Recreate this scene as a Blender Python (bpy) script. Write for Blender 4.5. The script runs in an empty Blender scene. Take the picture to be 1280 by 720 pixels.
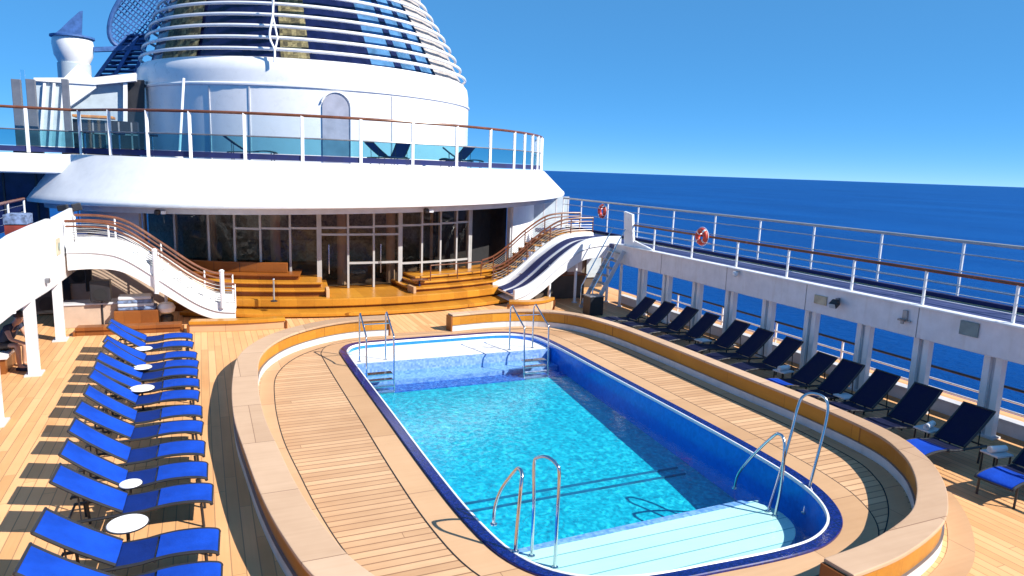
import bpy, bmesh, math, random
from mathutils import Vector, Matrix
random.seed(7)
S = bpy.context.scene
C = S.collection
PI = math.pi

# ------------------------------------------------------------------ camera
FPX, CH = 871.0, 4.5
def _axes():
    d = Vector((250-640, -(198-360), -FPX)).normalized()
    r = math.radians(2.0)
    h = Vector((math.cos(r), -math.sin(r), 0))
    up = h.cross(d).normalized()
    if up.y < 0: up = -up
    return d.cross(up), d, up
AX, AY, AZ = _axes()
RM = Matrix((AX, AY, AZ))
cam = bpy.data.cameras.new('camera'); camo = bpy.data.objects.new('camera', cam); C.objects.link(camo)
cam.sensor_width = 36; cam.lens = FPX/1280*36; cam.clip_start = .1; cam.clip_end = 200000
M4 = RM.to_4x4(); M4.translation = (0, 0, CH); camo.matrix_world = M4
S.camera = camo
def ray(px, py): return RM @ Vector((px-640, -(py-360), -FPX))
def at_z(px, py, z):
    r = ray(px, py); t = (z-CH)/r.z; return Vector((r.x*t, r.y*t, z))
def at_y(px, py, y):
    r = ray(px, py); t = y/r.y; return Vector((r.x*t, y, CH+r.z*t))
CX, CY = 4.75, 32.6
def at_ring(px, py, R, cx=CX, cy=CY):
    """angle on the front of a vertical cylinder, for a measured direction"""
    r = ray(px, py); a = r.x*r.x+r.y*r.y; b = -2*(r.x*cx+r.y*cy); c = cx*cx+cy*cy-R*R
    disc = b*b-4*a*c
    t = (-b-math.sqrt(max(disc, 0)))/(2*a)
    return math.atan2(r.x*t-cx, cy-r.y*t)
def ringp(th, R, z=0, cx=CX, cy=CY): return Vector((cx+R*math.sin(th), cy-R*math.cos(th), z))

# ------------------------------------------------------------------ materials
def newmat(n):
    m = bpy.data.materials.new(n); m.use_nodes = True
    nt = m.node_tree; nt.nodes.clear()
    out = nt.nodes.new('ShaderNodeOutputMaterial')
    return m, nt, out
def N(nt, t, **kw):
    n = nt.nodes.new(t)
    for k, v in kw.items():
        if k in n.inputs: n.inputs[k].default_value = v
        else: setattr(n, k, v)
    return n
def math_n(nt, op, a, b=None):
    n = nt.nodes.new('ShaderNodeMath'); n.operation = op
    for i, v in enumerate((a, b)):
        if v is None: continue
        if isinstance(v, (int, float)): n.inputs[i].default_value = v
        else: nt.links.new(v, n.inputs[i])
    return n.outputs[0]
def ramp(nt, fac, stops):
    n = nt.nodes.new('ShaderNodeValToRGB'); cr = n.color_ramp
    while len(cr.elements) < len(stops): cr.elements.new(.5)
    for e, (p, c) in zip(cr.elements, stops):
        e.position = p; e.color = (*c, 1)
    nt.links.new(fac, n.inputs[0]); return n.outputs[0]
def mixc(nt, fac, a, b, mode='MIX'):
    n = nt.nodes.new('ShaderNodeMix'); n.data_type = 'RGBA'; n.blend_type = mode
    for i, v in ((0, fac), (6, a), (7, b)):
        if isinstance(v, (int, float)): n.inputs[i].default_value = v
        elif isinstance(v, tuple): n.inputs[i].default_value = (*v, 1)
        else: nt.links.new(v, n.inputs[i])
    return n.outputs[2]
def paint(name, col, rough=.45, var=.06, metal=0., scale=3., bump=0., spec=.5, dirt=0.):
    """painted or plain surface with slight unevenness of its own colour"""
    m, nt, out = newmat(name)
    p = N(nt, 'ShaderNodeBsdfPrincipled', Roughness=rough, Metallic=metal)
    p.inputs['Specular IOR Level'].default_value = spec
    tc = nt.nodes.new('ShaderNodeTexCoord')
    nz = N(nt, 'ShaderNodeTexNoise', Scale=scale, Detail=5.0, Roughness=.6); nt.links.new(tc.outputs['Object'], nz.inputs['Vector'])
    lo = tuple(max(0, c*(1-var*2)) for c in col); hi = tuple(min(1, c*(1+var)) for c in col)
    cc = ramp(nt, nz.outputs[0], [(.3, lo), (.62, hi)])
    if dirt:
        mp = N(nt, 'ShaderNodeMapping'); mp.inputs['Scale'].default_value = (5, 5, .6); nt.links.new(tc.outputs['Object'], mp.inputs[0])
        n2 = N(nt, 'ShaderNodeTexNoise', Scale=1.6, Detail=6.0); nt.links.new(mp.outputs[0], n2.inputs['Vector'])
        f = ramp(nt, n2.outputs[0], [(.56, (0, 0, 0)), (.75, (dirt, dirt, dirt))])
        cc = mixc(nt, f, cc, (.42, .30, .18))
    nt.links.new(cc, p.inputs['Base Color'])
    rr = ramp(nt, nz.outputs[0], [(.3, (rough*.85,)*3), (.7, (min(1, rough*1.15),)*3)]); nt.links.new(rr, p.inputs['Roughness'])
    if bump:
        b = N(nt, 'ShaderNodeBump', Strength=bump, Distance=.02)
        n3 = N(nt, 'ShaderNodeTexNoise', Scale=scale*14, Detail=3.0); nt.links.new(tc.outputs['Object'], n3.inputs['Vector'])
        nt.links.new(n3.outputs[0], b.inputs['Height']); nt.links.new(b.outputs[0], p.inputs['Normal'])
    nt.links.new(p.outputs[0], out.inputs[0]); return m
def planks(name, cols, width=.12, axis=0, seam=.05, seamcol=(.10, .055, .03), length=2.6, rough=.6, sat=.5):
    """teak boards running across `axis`"""
    m, nt, out = newmat(name)
    p = N(nt, 'ShaderNodeBsdfPrincipled', Roughness=rough); p.inputs['Specular IOR Level'].default_value = .3
    tc = nt.nodes.new('ShaderNodeTexCoord'); sp = nt.nodes.new('ShaderNodeSeparateXYZ'); nt.links.new(tc.outputs['Object'], sp.inputs[0])
    u = math_n(nt, 'DIVIDE', sp.outputs[axis], width); v = sp.outputs[1-axis]
    iu = math_n(nt, 'FLOOR', u); fu = math_n(nt, 'FRACT', u)
    wn = N(nt, 'ShaderNodeTexWhiteNoise', noise_dimensions='1D'); nt.links.new(iu, wn.inputs['W'])
    vv = math_n(nt, 'ADD', math_n(nt, 'DIVIDE', v, length), math_n(nt, 'MULTIPLY', wn.outputs['Value'], 7.3))
    iv = math_n(nt, 'FLOOR', vv); fv = math_n(nt, 'FRACT', vv)
    cb = nt.nodes.new('ShaderNodeCombineXYZ'); nt.links.new(iu, cb.inputs[0]); nt.links.new(iv, cb.inputs[1])
    w2 = N(nt, 'ShaderNodeTexWhiteNoise', noise_dimensions='2D'); nt.links.new(cb.outputs[0], w2.inputs['Vector'])
    mp = nt.nodes.new('ShaderNodeMapping'); sc = [18, 18, 18]; sc[1-axis] = 1.2; mp.inputs['Scale'].default_value = sc
    nt.links.new(tc.outputs['Object'], mp.inputs[0])
    nz = N(nt, 'ShaderNodeTexNoise', Scale=1.0, Detail=4.0); nt.links.new(mp.outputs[0], nz.inputs['Vector'])
    big = N(nt, 'ShaderNodeTexNoise', Scale=.55, Detail=4.0, Roughness=.65); nt.links.new(tc.outputs['Object'], big.inputs['Vector'])
    f = math_n(nt, 'ADD', math_n(nt, 'MULTIPLY', w2.outputs['Value'], sat), math_n(nt, 'MULTIPLY', nz.outputs[0], .3))
    f = math_n(nt, 'ADD', f, math_n(nt, 'MULTIPLY', big.outputs[0], .75)); f = math_n(nt, 'SUBTRACT', f, .28+.25*sat)
    cc = ramp(nt, f, [(0, cols[0]), (.5, cols[1]), (1, cols[2])])
    s = math_n(nt, 'LESS_THAN', fu, seam)
    s2 = math_n(nt, 'LESS_THAN', fv, .009/length)
    s = math_n(nt, 'MAXIMUM', s, s2)
    cc = mixc(nt, s, cc, seamcol)
    nt.links.new(cc, p.inputs['Base Color']); nt.links.new(p.outputs[0], out.inputs[0]); return m
def mosaic(name, cols, size=.05, rough=.2, grout=(.5, .6, .7), gw=.1, mixn=.5, bump=.0):
    m, nt, out = newmat(name)
    p = N(nt, 'ShaderNodeBsdfPrincipled', Roughness=rough)
    tc = nt.nodes.new('ShaderNodeTexCoord')
    mp = nt.nodes.new('ShaderNodeMapping'); mp.inputs['Scale'].default_value = (1/size,)*3; mp.inputs['Location'].default_value = (.013, .017, .021)
    nt.links.new(tc.outputs['Object'], mp.inputs[0])
    fl = N(nt, 'ShaderNodeVectorMath', operation='FLOOR'); nt.links.new(mp.outputs[0], fl.inputs[0])
    wn = N(nt, 'ShaderNodeTexWhiteNoise', noise_dimensions='3D'); nt.links.new(fl.outputs[0], wn.inputs['Vector'])
    nz = N(nt, 'ShaderNodeTexNoise', Scale=7.0, Detail=3.0, Distortion=1.2); nt.links.new(tc.outputs['Object'], nz.inputs['Vector'])
    f = math_n(nt, 'ADD', math_n(nt, 'MULTIPLY', wn.outputs['Value'], 1-mixn), math_n(nt, 'MULTIPLY', nz.outputs[0], mixn))
    cc = ramp(nt, f, [(.2, cols[0]), (.5, cols[1]), (.8, cols[2])])
    nt.links.new(cc, p.inputs['Base Color'])
    if bump:
        b = N(nt, 'ShaderNodeBump', Strength=bump, Distance=.05)
        n3 = N(nt, 'ShaderNodeTexNoise', Scale=6.0, Detail=2.0, Distortion=1.5); nt.links.new(tc.outputs['Object'], n3.inputs['Vector'])
        nt.links.new(n3.outputs[0], b.inputs['Height']); nt.links.new(b.outputs[0], p.inputs['Normal'])
    nt.links.new(p.outputs[0], out.inputs[0]); return m
def glass(name, tint, refl=1.0, rough=.01, bump=0., bscale=4.):
    """clear sheet: tinted see-through plus mirror reflection by angle"""
    m, nt, out = newmat(name)
    tr = N(nt, 'ShaderNodeBsdfTransparent'); tr.inputs[0].default_value = (*tint, 1)
    gl = N(nt, 'ShaderNodeBsdfGlossy', Roughness=rough); gl.inputs[0].default_value = (refl, refl, refl, 1)
    fr = N(nt, 'ShaderNodeFresnel', IOR=1.33)
    ge = nt.nodes.new('ShaderNodeNewGeometry'); io = nt.nodes.new('ShaderNodeMapRange')
    io.inputs['To Min'].default_value = 1.33; io.inputs['To Max'].default_value = 1/1.33     # same mirror share from both sides of the sheet
    nt.links.new(ge.outputs['Backfacing'], io.inputs[0]); nt.links.new(io.outputs[0], fr.inputs['IOR'])
    if bump:
        tc = nt.nodes.new('ShaderNodeTexCoord'); mp = nt.nodes.new('ShaderNodeMapping'); nt.links.new(tc.outputs['Object'], mp.inputs[0])
        n3 = N(nt, 'ShaderNodeTexNoise', Scale=bscale, Detail=4.0, Distortion=.8); nt.links.new(mp.outputs[0], n3.inputs['Vector'])
        b = N(nt, 'ShaderNodeBump', Strength=bump, Distance=.1); nt.links.new(n3.outputs[0], b.inputs['Height'])
        nt.links.new(b.outputs[0], gl.inputs['Normal']); nt.links.new(b.outputs[0], fr.inputs['Normal'])
    mx = nt.nodes.new('ShaderNodeMixShader'); nt.links.new(fr.outputs[0], mx.inputs[0]); nt.links.new(tr.outputs[0], mx.inputs[1]); nt.links.new(gl.outputs[0], mx.inputs[2])
    nt.links.new(mx.outputs[0], out.inputs[0]); return m
def sea_mat():
    m, nt, out = newmat('sea')
    p = N(nt, 'ShaderNodeBsdfPrincipled', Roughness=.38, IOR=1.33); p.inputs['Specular IOR Level'].default_value = .10
    tc = nt.nodes.new('ShaderNodeTexCoord')
    mp = N(nt, 'ShaderNodeMapping'); mp.inputs['Scale'].default_value = (1, .35, 1); mp.inputs['Rotation'].default_value = (0, 0, .5); nt.links.new(tc.outputs['Object'], mp.inputs[0])
    n1 = N(nt, 'ShaderNodeTexNoise', Scale=.012, Detail=9.0, Roughness=.72); nt.links.new(mp.outputs[0], n1.inputs['Vector'])
    cc = ramp(nt, n1.outputs[0], [(.3, (.0, .033, .165)), (.5, (.0, .047, .215)), (.7, (.002, .066, .27))])
    nt.links.new(cc, p.inputs['Base Color'])
    n2 = N(nt, 'ShaderNodeTexNoise', Scale=.5, Detail=8.0, Roughness=.65, Distortion=.6); nt.links.new(tc.outputs['Object'], n2.inputs['Vector'])
    b = N(nt, 'ShaderNodeBump', Strength=.7, Distance=.7); nt.links.new(n2.outputs[0], b.inputs['Height']); nt.links.new(b.outputs[0], p.inputs['Normal'])
    nt.links.new(p.outputs[0], out.inputs[0]); return m
m = {}
m['white'] = paint('white_paint', (.80, .80, .80), .38, .03, dirt=.05)
m['whiteclean'] = paint('white_enamel', (.82, .82, .82), .3, .02)
m['fascia'] = paint('weathered_white_paint', (.74, .72, .73), .42, .05, dirt=.16)
m['offwhite'] = paint('grey_white_paint', (.56, .56, .58), .5, .05)
m['plinth'] = paint('scuffed_white_plinth', (.62, .62, .63), .4, .06, dirt=.2)
m['beige'] = paint('beige_panel', (.52, .38, .28), .55, .06)
m['frame'] = paint('pale_grey_aluminium', (.40, .39, .38), .4, .05)
m['deck'] = planks('teak_deck', [(.55, .275, .11), (.73, .39, .175), (.83, .485, .24)], .15, 0, .085, (.36, .20, .095))
m['platform'] = planks('bleached_teak_boards', [(.42, .235, .12), (.62, .385, .215), (.78, .545, .34)], .14, 1, .15, (.27, .145, .075), 60.0, sat=.3)
m['border'] = planks('teak_border_boards', [(.44, .255, .13), (.56, .345, .19), (.66, .43, .26)], 2.2, 1, .006, (.25, .13, .07), 1.9)
m['cap'] = planks('pale_teak_cap', [(.40, .25, .15), (.55, .37, .24), (.67, .49, .34)], 1.7, 1, .007, (.22, .12, .07), 2.3)
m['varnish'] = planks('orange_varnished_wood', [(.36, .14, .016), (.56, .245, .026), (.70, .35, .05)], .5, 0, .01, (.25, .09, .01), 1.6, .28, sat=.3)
m['varnishdk'] = planks('dark_and_shaded_varnish', [(.16, .05, .015), (.24, .08, .02), (.32, .12, .03)], .4, 0, .01, (.06, .02, .01), 1.6, .3)
m['varnishbr'] = planks('brown_and_shaded_varnish', [(.17, .05, .01), (.27, .085, .013), (.36, .13, .02)], .5, 0, .01, (.1, .03, .01), 1.6, .35, sat=.3)
m['handrail'] = paint('varnished_handrail', (.16, .055, .025), .25, .15)
m['navy'] = mosaic('navy_tiles', [(.002, .005, .075), (.003, .008, .12), (.006, .016, .17)], .03, .2, mixn=.3)
m['poolblue'] = mosaic('blue_pool_tiles', [(.004, .14, .62), (.006, .18, .74), (.012, .23, .84)], .05, .15, mixn=.8)
m['poolfloor'] = mosaic('turquoise_mosaic_light_ripples', [(.0, .16, .27), (.0, .34, .46), (.03, .62, .70)], .06, .4, mixn=.78, bump=.5)  # tile tones, plus noise standing in for light rippling through the water
m['lilac'] = mosaic('lilac_blue_mosaic', [(.13, .25, .52), (.21, .35, .64), (.32, .47, .74)], .045, .25, mixn=.5)
m['deepblue'] = mosaic('deep_blue_mosaic', [(.01, .05, .30), (.02, .11, .46), (.08, .22, .60)], .05, .25, mixn=.4)
m['slotblue'] = paint('teal_slot', (.005, .10, .20), .4, .2)
m['shelfwhite'] = paint('white_pool_tiles', (.80, .83, .84), .3, .04)
m['shelfaqua'] = planks('pale_aqua_tiles', [(.50, .68, .62), (.60, .77, .70), (.70, .85, .78)], .27, 1, .075, (.20, .40, .40), 40., .3)
m['chrome'] = paint('stainless_steel', (.62, .62, .63), .16, .04, 1.0)
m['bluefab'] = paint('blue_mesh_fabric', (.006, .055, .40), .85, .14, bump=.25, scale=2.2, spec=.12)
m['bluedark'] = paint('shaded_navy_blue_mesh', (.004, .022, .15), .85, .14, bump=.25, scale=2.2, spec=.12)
m['navyshade'] = paint('navy_and_shaded_mesh', (.003, .006, .035), .8, .1, bump=.15, scale=5, spec=.2)  # walkway shade put into the blue lounger fabric; plain navy on the stools
m['black'] = paint('black_powder_coat', (.018, .018, .022), .45, .1)
m['rubber'] = paint('black_rubber', (.012, .012, .014), .8, .1)
m['greymetal'] = paint('grey_metal', (.22, .22, .24), .4, .08, .5)
m['tablewhite'] = paint('white_table_top', (.80, .78, .76), .35, .03)
m['pane'] = glass('clear_balustrade_glass', (.90, .94, .96), .9)
m['tealpane'] = glass('teal_tinted_glass', (.42, .68, .76), .9)
m['facadeglass'] = glass('dark_facade_glass', (.66, .62, .56), .9, .01, .04, 1.2)
m['navyglass'] = paint('navy_funnel_cladding', (.008, .012, .055), .12, .2)
m['olive'] = mosaic('olive_mesh', [(.015, .015, .012), (.13, .11, .05), (.36, .31, .15)], .16, .7, mixn=.6)
m['mast'] = paint('blue_grey_steel', (.045, .12, .32), .5, .2)
m['bluepane'] = paint('sky_blue_glazing', (.07, .18, .34), .06, .25, scale=1.5)
m['beige2'] = paint('grey_beige_screen', (.40, .36, .33), .5, .1)
m['steel'] = paint('dull_pipe_steel', (.34, .33, .32), .4, .1, .3)
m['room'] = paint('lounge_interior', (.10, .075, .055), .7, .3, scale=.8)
m['reflwall'] = mosaic('olive_brown_reflection_wall', [(.10, .08, .05), (.38, .31, .20), (.62, .57, .42)], .9, .5, mixn=.75)  # olive and brown patches standing in for reflections in the glass front
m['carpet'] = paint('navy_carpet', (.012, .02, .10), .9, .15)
m['walkblue'] = paint('blue_track_floor', (.03, .045, .14), .7, .1)
m['red'] = paint('red_orange_vinyl', (.62, .06, .03), .4, .1)
m['screen'] = paint('pale_grey_screen', (.45, .52, .56), .5, .06)
m['plate'] = paint('grey_green_plate', (.20, .26, .25), .5, .1)
m['archshade'] = paint('grey_lilac_arch_shade', (.36, .37, .44), .4, .08)  # shade of the recessed arch put into the colour of a flat panel
m['beigeplate'] = paint('yellowed_plate', (.50, .42, .28), .5, .15)
m['skin'] = paint('skin', (.50, .27, .18), .5, .08)
m['darkcloth'] = paint('dark_navy_cloth', (.02, .025, .05), .8, .2)
m['redcloth'] = paint('dark_red_cloth', (.22, .03, .02), .8, .2)
m['hair'] = paint('brown_hair', (.06, .028, .015), .6, .3)
m['yellow'] = paint('faded_yellow_line', (.55, .55, .30), .6, .1)
m['stripe'] = paint('towel_blue_grey', (.16, .22, .36), .9, .4, scale=9)
m['sea'] = sea_mat()
m['water'] = glass('pool_water', (.86, .985, 1.0), .9, .02, .07, 6.)
m['orangetop'] = paint('orange_wood_top', (.58, .24, .06), .35, .1)

# ------------------------------------------------------------------ mesh builder
class MB:
    def __init__(s): s.v = []; s.f = []
    def add(s, vs, fs):
        o = len(s.v); s.v += [tuple(v) for v in vs]; s.f += [tuple(i+o for i in f) for f in fs]; return s
    def box(s, c, d, rz=0, mat=None):
        x, y, z = (d[0]/2, d[1]/2, d[2]/2); M = mat or (Matrix.Translation(c) @ Matrix.Rotation(rz, 4, 'Z'))
        vs = [M @ Vector((a*x, b*y, e*z)) for e in (-1, 1) for b in (-1, 1) for a in (-1, 1)]
        return s.add(vs, [(0, 2, 3, 1), (4, 5, 7, 6), (0, 1, 5, 4), (1, 3, 7, 5), (3, 2, 6, 7), (2, 0, 4, 6)])
    def beam(s, p, q, w, h, up=(0, 0, 1)):
        p, q = Vector(p), Vector(q); d = (q-p); L = d.length; d.normalize()
        sd = d.cross(Vector(up))
        if sd.length < 1e-4: sd = d.cross(Vector((0, 1, 0)))
        sd.normalize(); u = sd.cross(d)
        M = Matrix((d, sd, u)).transposed().to_4x4(); M.translation = (p+q)/2
        return s.box(None, (L, w, h), mat=M)
    def tube(s, pts, r, n=8, closed=False, caps=True):
        pts = [Vector(p) for p in pts]; k = len(pts); vs = []; prev = None
        for i, p in enumerate(pts):
            a = pts[(i-1) % k] if (closed or i) else p; b = pts[(i+1) % k] if (closed or i < k-1) else p
            d = (b-a).normalized()
            if prev is None:
                u = d.cross(Vector((0, 0, 1)))
                if u.length < .05: u = d.cross(Vector((1, 0, 0)))
            else: u = prev - d*prev.dot(d)
            u.normalize(); prev = u; w = d.cross(u); rr = r[i] if isinstance(r, (list, tuple)) else r
            vs += [p + rr*(math.cos(2*PI*j/n)*u + math.sin(2*PI*j/n)*w) for j in range(n)]
        fs = []
        for i in range(k if closed else k-1):
            for j in range(n):
                a = i*n+j; b = i*n+(j+1) % n; c = ((i+1) % k)*n+(j+1) % n; e = ((i+1) % k)*n+j
                fs.append((a, b, c, e))
        if caps and not closed: fs += [tuple(range(n))[::-1], tuple((k-1)*n+j for j in range(n))]
        return s.add(vs, fs)
    def lathe(s, prof, c=(0, 0, 0), n=24, axis=None):
        vs = []; 
        for r, z in prof:
            vs += [Vector((c[0]+r*math.cos(2*PI*j/n), c[1]+r*math.sin(2*PI*j/n), c[2]+z)) for j in range(n)]
        fs = [(i*n+j, i*n+(j+1) % n, (i+1)*n+(j+1) % n, (i+1)*n+j) for i in range(len(prof)-1) for j in range(n)]
        fs += [tuple(range(n))[::-1], tuple((len(prof)-1)*n+j for j in range(n))]
        return s.add(vs, fs)
    def sweep(s, path, prof, closed=False, profclosed=True, zf=None, caps=True):
        """profile of (offset to the right of travel, z) carried along a plan path"""
        k = len(path); nrm = normals(path, closed); vs = []; q = len(prof)
        for i, p in enumerate(path):
            dz = zf(p) if zf else 0
            vs += [Vector((p[0]+nrm[i][0]*o, p[1]+nrm[i][1]*o, z+dz)) for o, z in prof]
        fs = []
        for i in range(k if closed else k-1):
            for j in range(q if profclosed else q-1):
                a = i*q+j; b = i*q+(j+1) % q; c = ((i+1) % k)*q+(j+1) % q; e = ((i+1) % k)*q+j
                fs.append((a, e, c, b))
        if profclosed and not closed and caps: fs += [tuple(range(q)), tuple((k-1)*q+j for j in range(q))[::-1]]
        return s.add(vs, fs)
    def loft(s, A, B, closed=False):
        k = len(A); 
        return s.add(list(A)+list(B), [(i, (i+1) % k, k+(i+1) % k, k+i) for i in range(k if closed else k-1)])
    def prism(s, out, z0, z1):
        k = len(out)
        vs = [(p[0], p[1], z0) for p in out]+[(p[0], p[1], z1) for p in out]
        return s.add(vs, [tuple(range(k))[::-1], tuple(range(k, 2*k))]+[(i, (i+1) % k, k+(i+1) % k, k+i) for i in range(k)])
    def plate(s, pts, off):
        """flat outline in 3D given thickness along vector off"""
        pts = [Vector(p) for p in pts]; off = Vector(off); k = len(pts)
        return s.add(pts+[p+off for p in pts], [tuple(range(k))[::-1], tuple(range(k, 2*k))]+[(i, (i+1) % k, k+(i+1) % k, k+i) for i in range(k)])
    def build(s, name, mat, parent=None, smooth=False, bevel=0, loc=None):
        me = bpy.data.meshes.new(name)
        o3 = Vector(loc) if loc else Vector((0, 0, 0))
        me.from_pydata([tuple(Vector(v)-o3) for v in s.v], [], s.f); me.update()
        bm = bmesh.new(); bm.from_mesh(me); bmesh.ops.recalc_face_normals(bm, faces=bm.faces)
        if bevel:
            ed = [e for e in bm.edges if len(e.link_faces) == 2 and e.calc_face_angle(0) > .6]
            bmesh.ops.bevel(bm, geom=ed, offset=bevel, segments=2, affect='EDGES', profile=.6, clamp_overlap=True)
        bm.to_mesh(me); bm.free()
        if smooth:
            me.polygons.foreach_set('use_smooth', [True]*len(me.polygons)); me.update()
            try: me.set_sharp_from_angle(angle=math.radians(38))
            except Exception: pass
        me.materials.append(m[mat] if isinstance(mat, str) else mat)
        o = bpy.data.objects.new(name, me); C.objects.link(o)
        if loc: o.location = loc
        if parent is not None: o.parent = parent
        return o
def normals(path, closed):
    k = len(path); out = []
    for i in range(k):
        a = path[(i-1) % k] if (closed or i) else path[i]; b = path[(i+1) % k] if (closed or i < k-1) else path[i]
        d = Vector((b[0]-a[0], b[1]-a[1])); d.normalize() if d.length else None
        out.append((d.y, -d.x))
    return out
def spline(pts, n=8, closed=False):
    P = [Vector(p) for p in pts]; k = len(P); out = []
    for i in range(k if closed else k-1):
        p0 = P[(i-1) % k] if (closed or i) else P[0]; p1 = P[i]; p2 = P[(i+1) % k]
        p3 = P[(i+2) % k] if (closed or i < k-2) else P[-1]
        for j in range(n):
            t = j/n; out.append(.5*((2*p1)+(p2-p0)*t+(2*p0-5*p1+4*p2-p3)*t*t+(3*p1-p0-3*p2+p3)*t**3))
    if not closed: out.append(P[-1])
    return out
def offset(path, d, closed):
    nr = normals(path, closed); return [Vector((p[0]+n[0]*d, p[1]+n[1]*d)) for p, n in zip(path, nr)]
def fill_holes(loops, z):
    bm = bmesh.new(); ed = []
    for L in loops:
        vs = [bm.verts.new((p[0], p[1], z)) for p in L]
        ed += [bm.edges.new((vs[i], vs[(i+1) % len(vs)])) for i in range(len(vs))]
    bmesh.ops.triangle_fill(bm, edges=ed, use_beauty=True, use_dissolve=False, normal=(0, 0, 1))
    bm.verts.index_update()
    mb = MB(); mb.v = [tuple(v.co) for v in bm.verts]; mb.f = [tuple(v.index for v in f.verts) for f in bm.faces]
    bm.free(); return mb
def tag(o, label, cat, group=None):
    o['label'] = label; o['category'] = cat
    if group: o['group'] = group
    return o
def thing(name, label, cat, loc=(0, 0, 0), rz=0, group=None):
    o = bpy.data.objects.new(name, None); C.objects.link(o); o.location = loc; o.rotation_euler = (0, 0, rz); o.empty_display_size = .1
    return tag(o, label, cat, group)
def setting(o): o['kind'] = 'structure'; return o
def dup(root, loc, rz=None, label=None, group=None, scale=None):
    r = root.copy(); C.objects.link(r); r.location = loc
    if rz is not None: r.rotation_euler = (0, 0, rz)
    if scale: r.scale = scale
    if label: r['label'] = label
    if group: r['group'] = group
    for ch in [o for o in KIDS if o.parent == root]: _dupc(ch, r)
    return r
def _dupc(ch, par):
    c = ch.copy(); C.objects.link(c); c.parent = par
    for g in [o for o in KIDS if o.parent == ch]: _dupc(g, c)
KIDS = []
def snapshot():
    KIDS[:] = [o for o in bpy.data.objects if o.parent is not None]
ORD = ['first', 'second', 'third', 'fourth', 'fifth', 'sixth', 'seventh', 'eighth', 'ninth', 'tenth', 'eleventh', 'twelfth', 'thirteenth', 'fourteenth']

# ------------------------------------------------------------------ world
w = bpy.data.worlds.new('World'); S.world = w; w.use_nodes = True
nt = w.node_tree; nt.nodes.clear()
wo = nt.nodes.new('ShaderNodeOutputWorld'); bg = nt.nodes.new('ShaderNodeBackground'); sk = nt.nodes.new('ShaderNodeTexSky')
SUN = Vector((.86, -.84, 1.02)).normalized()
elev = math.asin(SUN.z)
sk.sky_type = 'NISHITA'; sk.sun_disc = False; sk.sun_elevation = elev; sk.sun_rotation = math.atan2(SUN.x, SUN.y)
sk.altitude = 8000; sk.air_density = 0.4; sk.dust_density = 0.0; sk.ozone_density = 3.0
bg.inputs[1].default_value = .115
hs = nt.nodes.new('ShaderNodeHueSaturation'); hs.inputs['Saturation'].default_value = 2.2; hs.inputs['Value'].default_value = 3.45
gm = nt.nodes.new('ShaderNodeGamma'); gm.inputs[1].default_value = .34; nt.links.new(sk.outputs[0], gm.inputs[0]); nt.links.new(gm.outputs[0], hs.inputs['Color']); nt.links.new(hs.outputs[0], bg.inputs[0]); nt.links.new(bg.outputs[0], wo.inputs[0])
sl = bpy.data.lights.new('sun', 'SUN'); sl.energy = 5.0; sl.angle = math.radians(.5); sl.color = (1, .95, .87)
so = bpy.data.objects.new('sun', sl); C.objects.link(so); so.rotation_euler = SUN.to_track_quat('Z', 'Y').to_euler()
S.view_settings.view_transform = 'Standard'; S.view_settings.look = 'None'; S.view_settings.exposure = 0.75; S.view_settings.gamma = 1
S.cycles.max_bounces = 8; S.cycles.transparent_max_bounces = 16; S.cycles.caustics_reflective = False; S.cycles.caustics_refractive = False
S.cycles.use_denoising = True

# ------------------------------------------------------------------ sea
mb = MB(); mb.add([(-90000, -90000, -22), (90000, -90000, -22), (90000, 90000, -22), (-90000, 90000, -22)], [(0, 1, 2, 3)])
setting(mb.build('sea', 'sea'))

# ------------------------------------------------------------------ pool outline and decks
pool_pts = [(2.88, 12), (2.88, 15.7), (2.95, 16.7), (3.35, 17.25), (4.2, 17.38), (6, 17.42), (7.4, 17.40), (8.1, 17.0), (8.42, 16.2),
            (8.42, 13), (8.40, 10), (8.36, 8.4), (8.26, 7.3), (8.05, 6.6), (7.66, 6.06), (7.08, 5.74), (6.4, 5.65), (5.3, 5.70), (4.3, 5.80), (3.55, 6.12), (3.1, 6.75), (2.93, 7.8), (2.88, 9.5)]
POOL = [p.to_2d() for p in spline([(x, y, 0) for x, y in pool_pts], 6, True)]      # runs clockwise seen from above
wall_o = [(4.45, 18.35), (3.3, 18.30), (2.2, 17.75), (1.25, 16.75), (.62, 15.3), (.40, 13.5), (.34, 11.5), (.43, 9.8), (.53, 8.5), (.68, 7.4), (.92, 6.4), (1.45, 5.4), (2.3, 4.75), (3.5, 4.5)]
wall_r = [(6.2, 18.2), (7.5, 18.35), (8.8, 18.15), (9.8, 17.3), (10.25, 15.8), (10.36, 13.8), (10.36, 11), (10.36, 8.9), (10.22, 7.4), (9.85, 6.55), (9.35, 5.93), (8.7, 5.38), (8.0, 4.98), (6.95, 4.68), (6.05, 4.58)]
WL = [p.to_2d() for p in spline([(x, y, 0) for x, y in wall_o], 6)]
WR = [p.to_2d() for p in spline([(x, y, 0) for x, y in wall_r], 6)]
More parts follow.
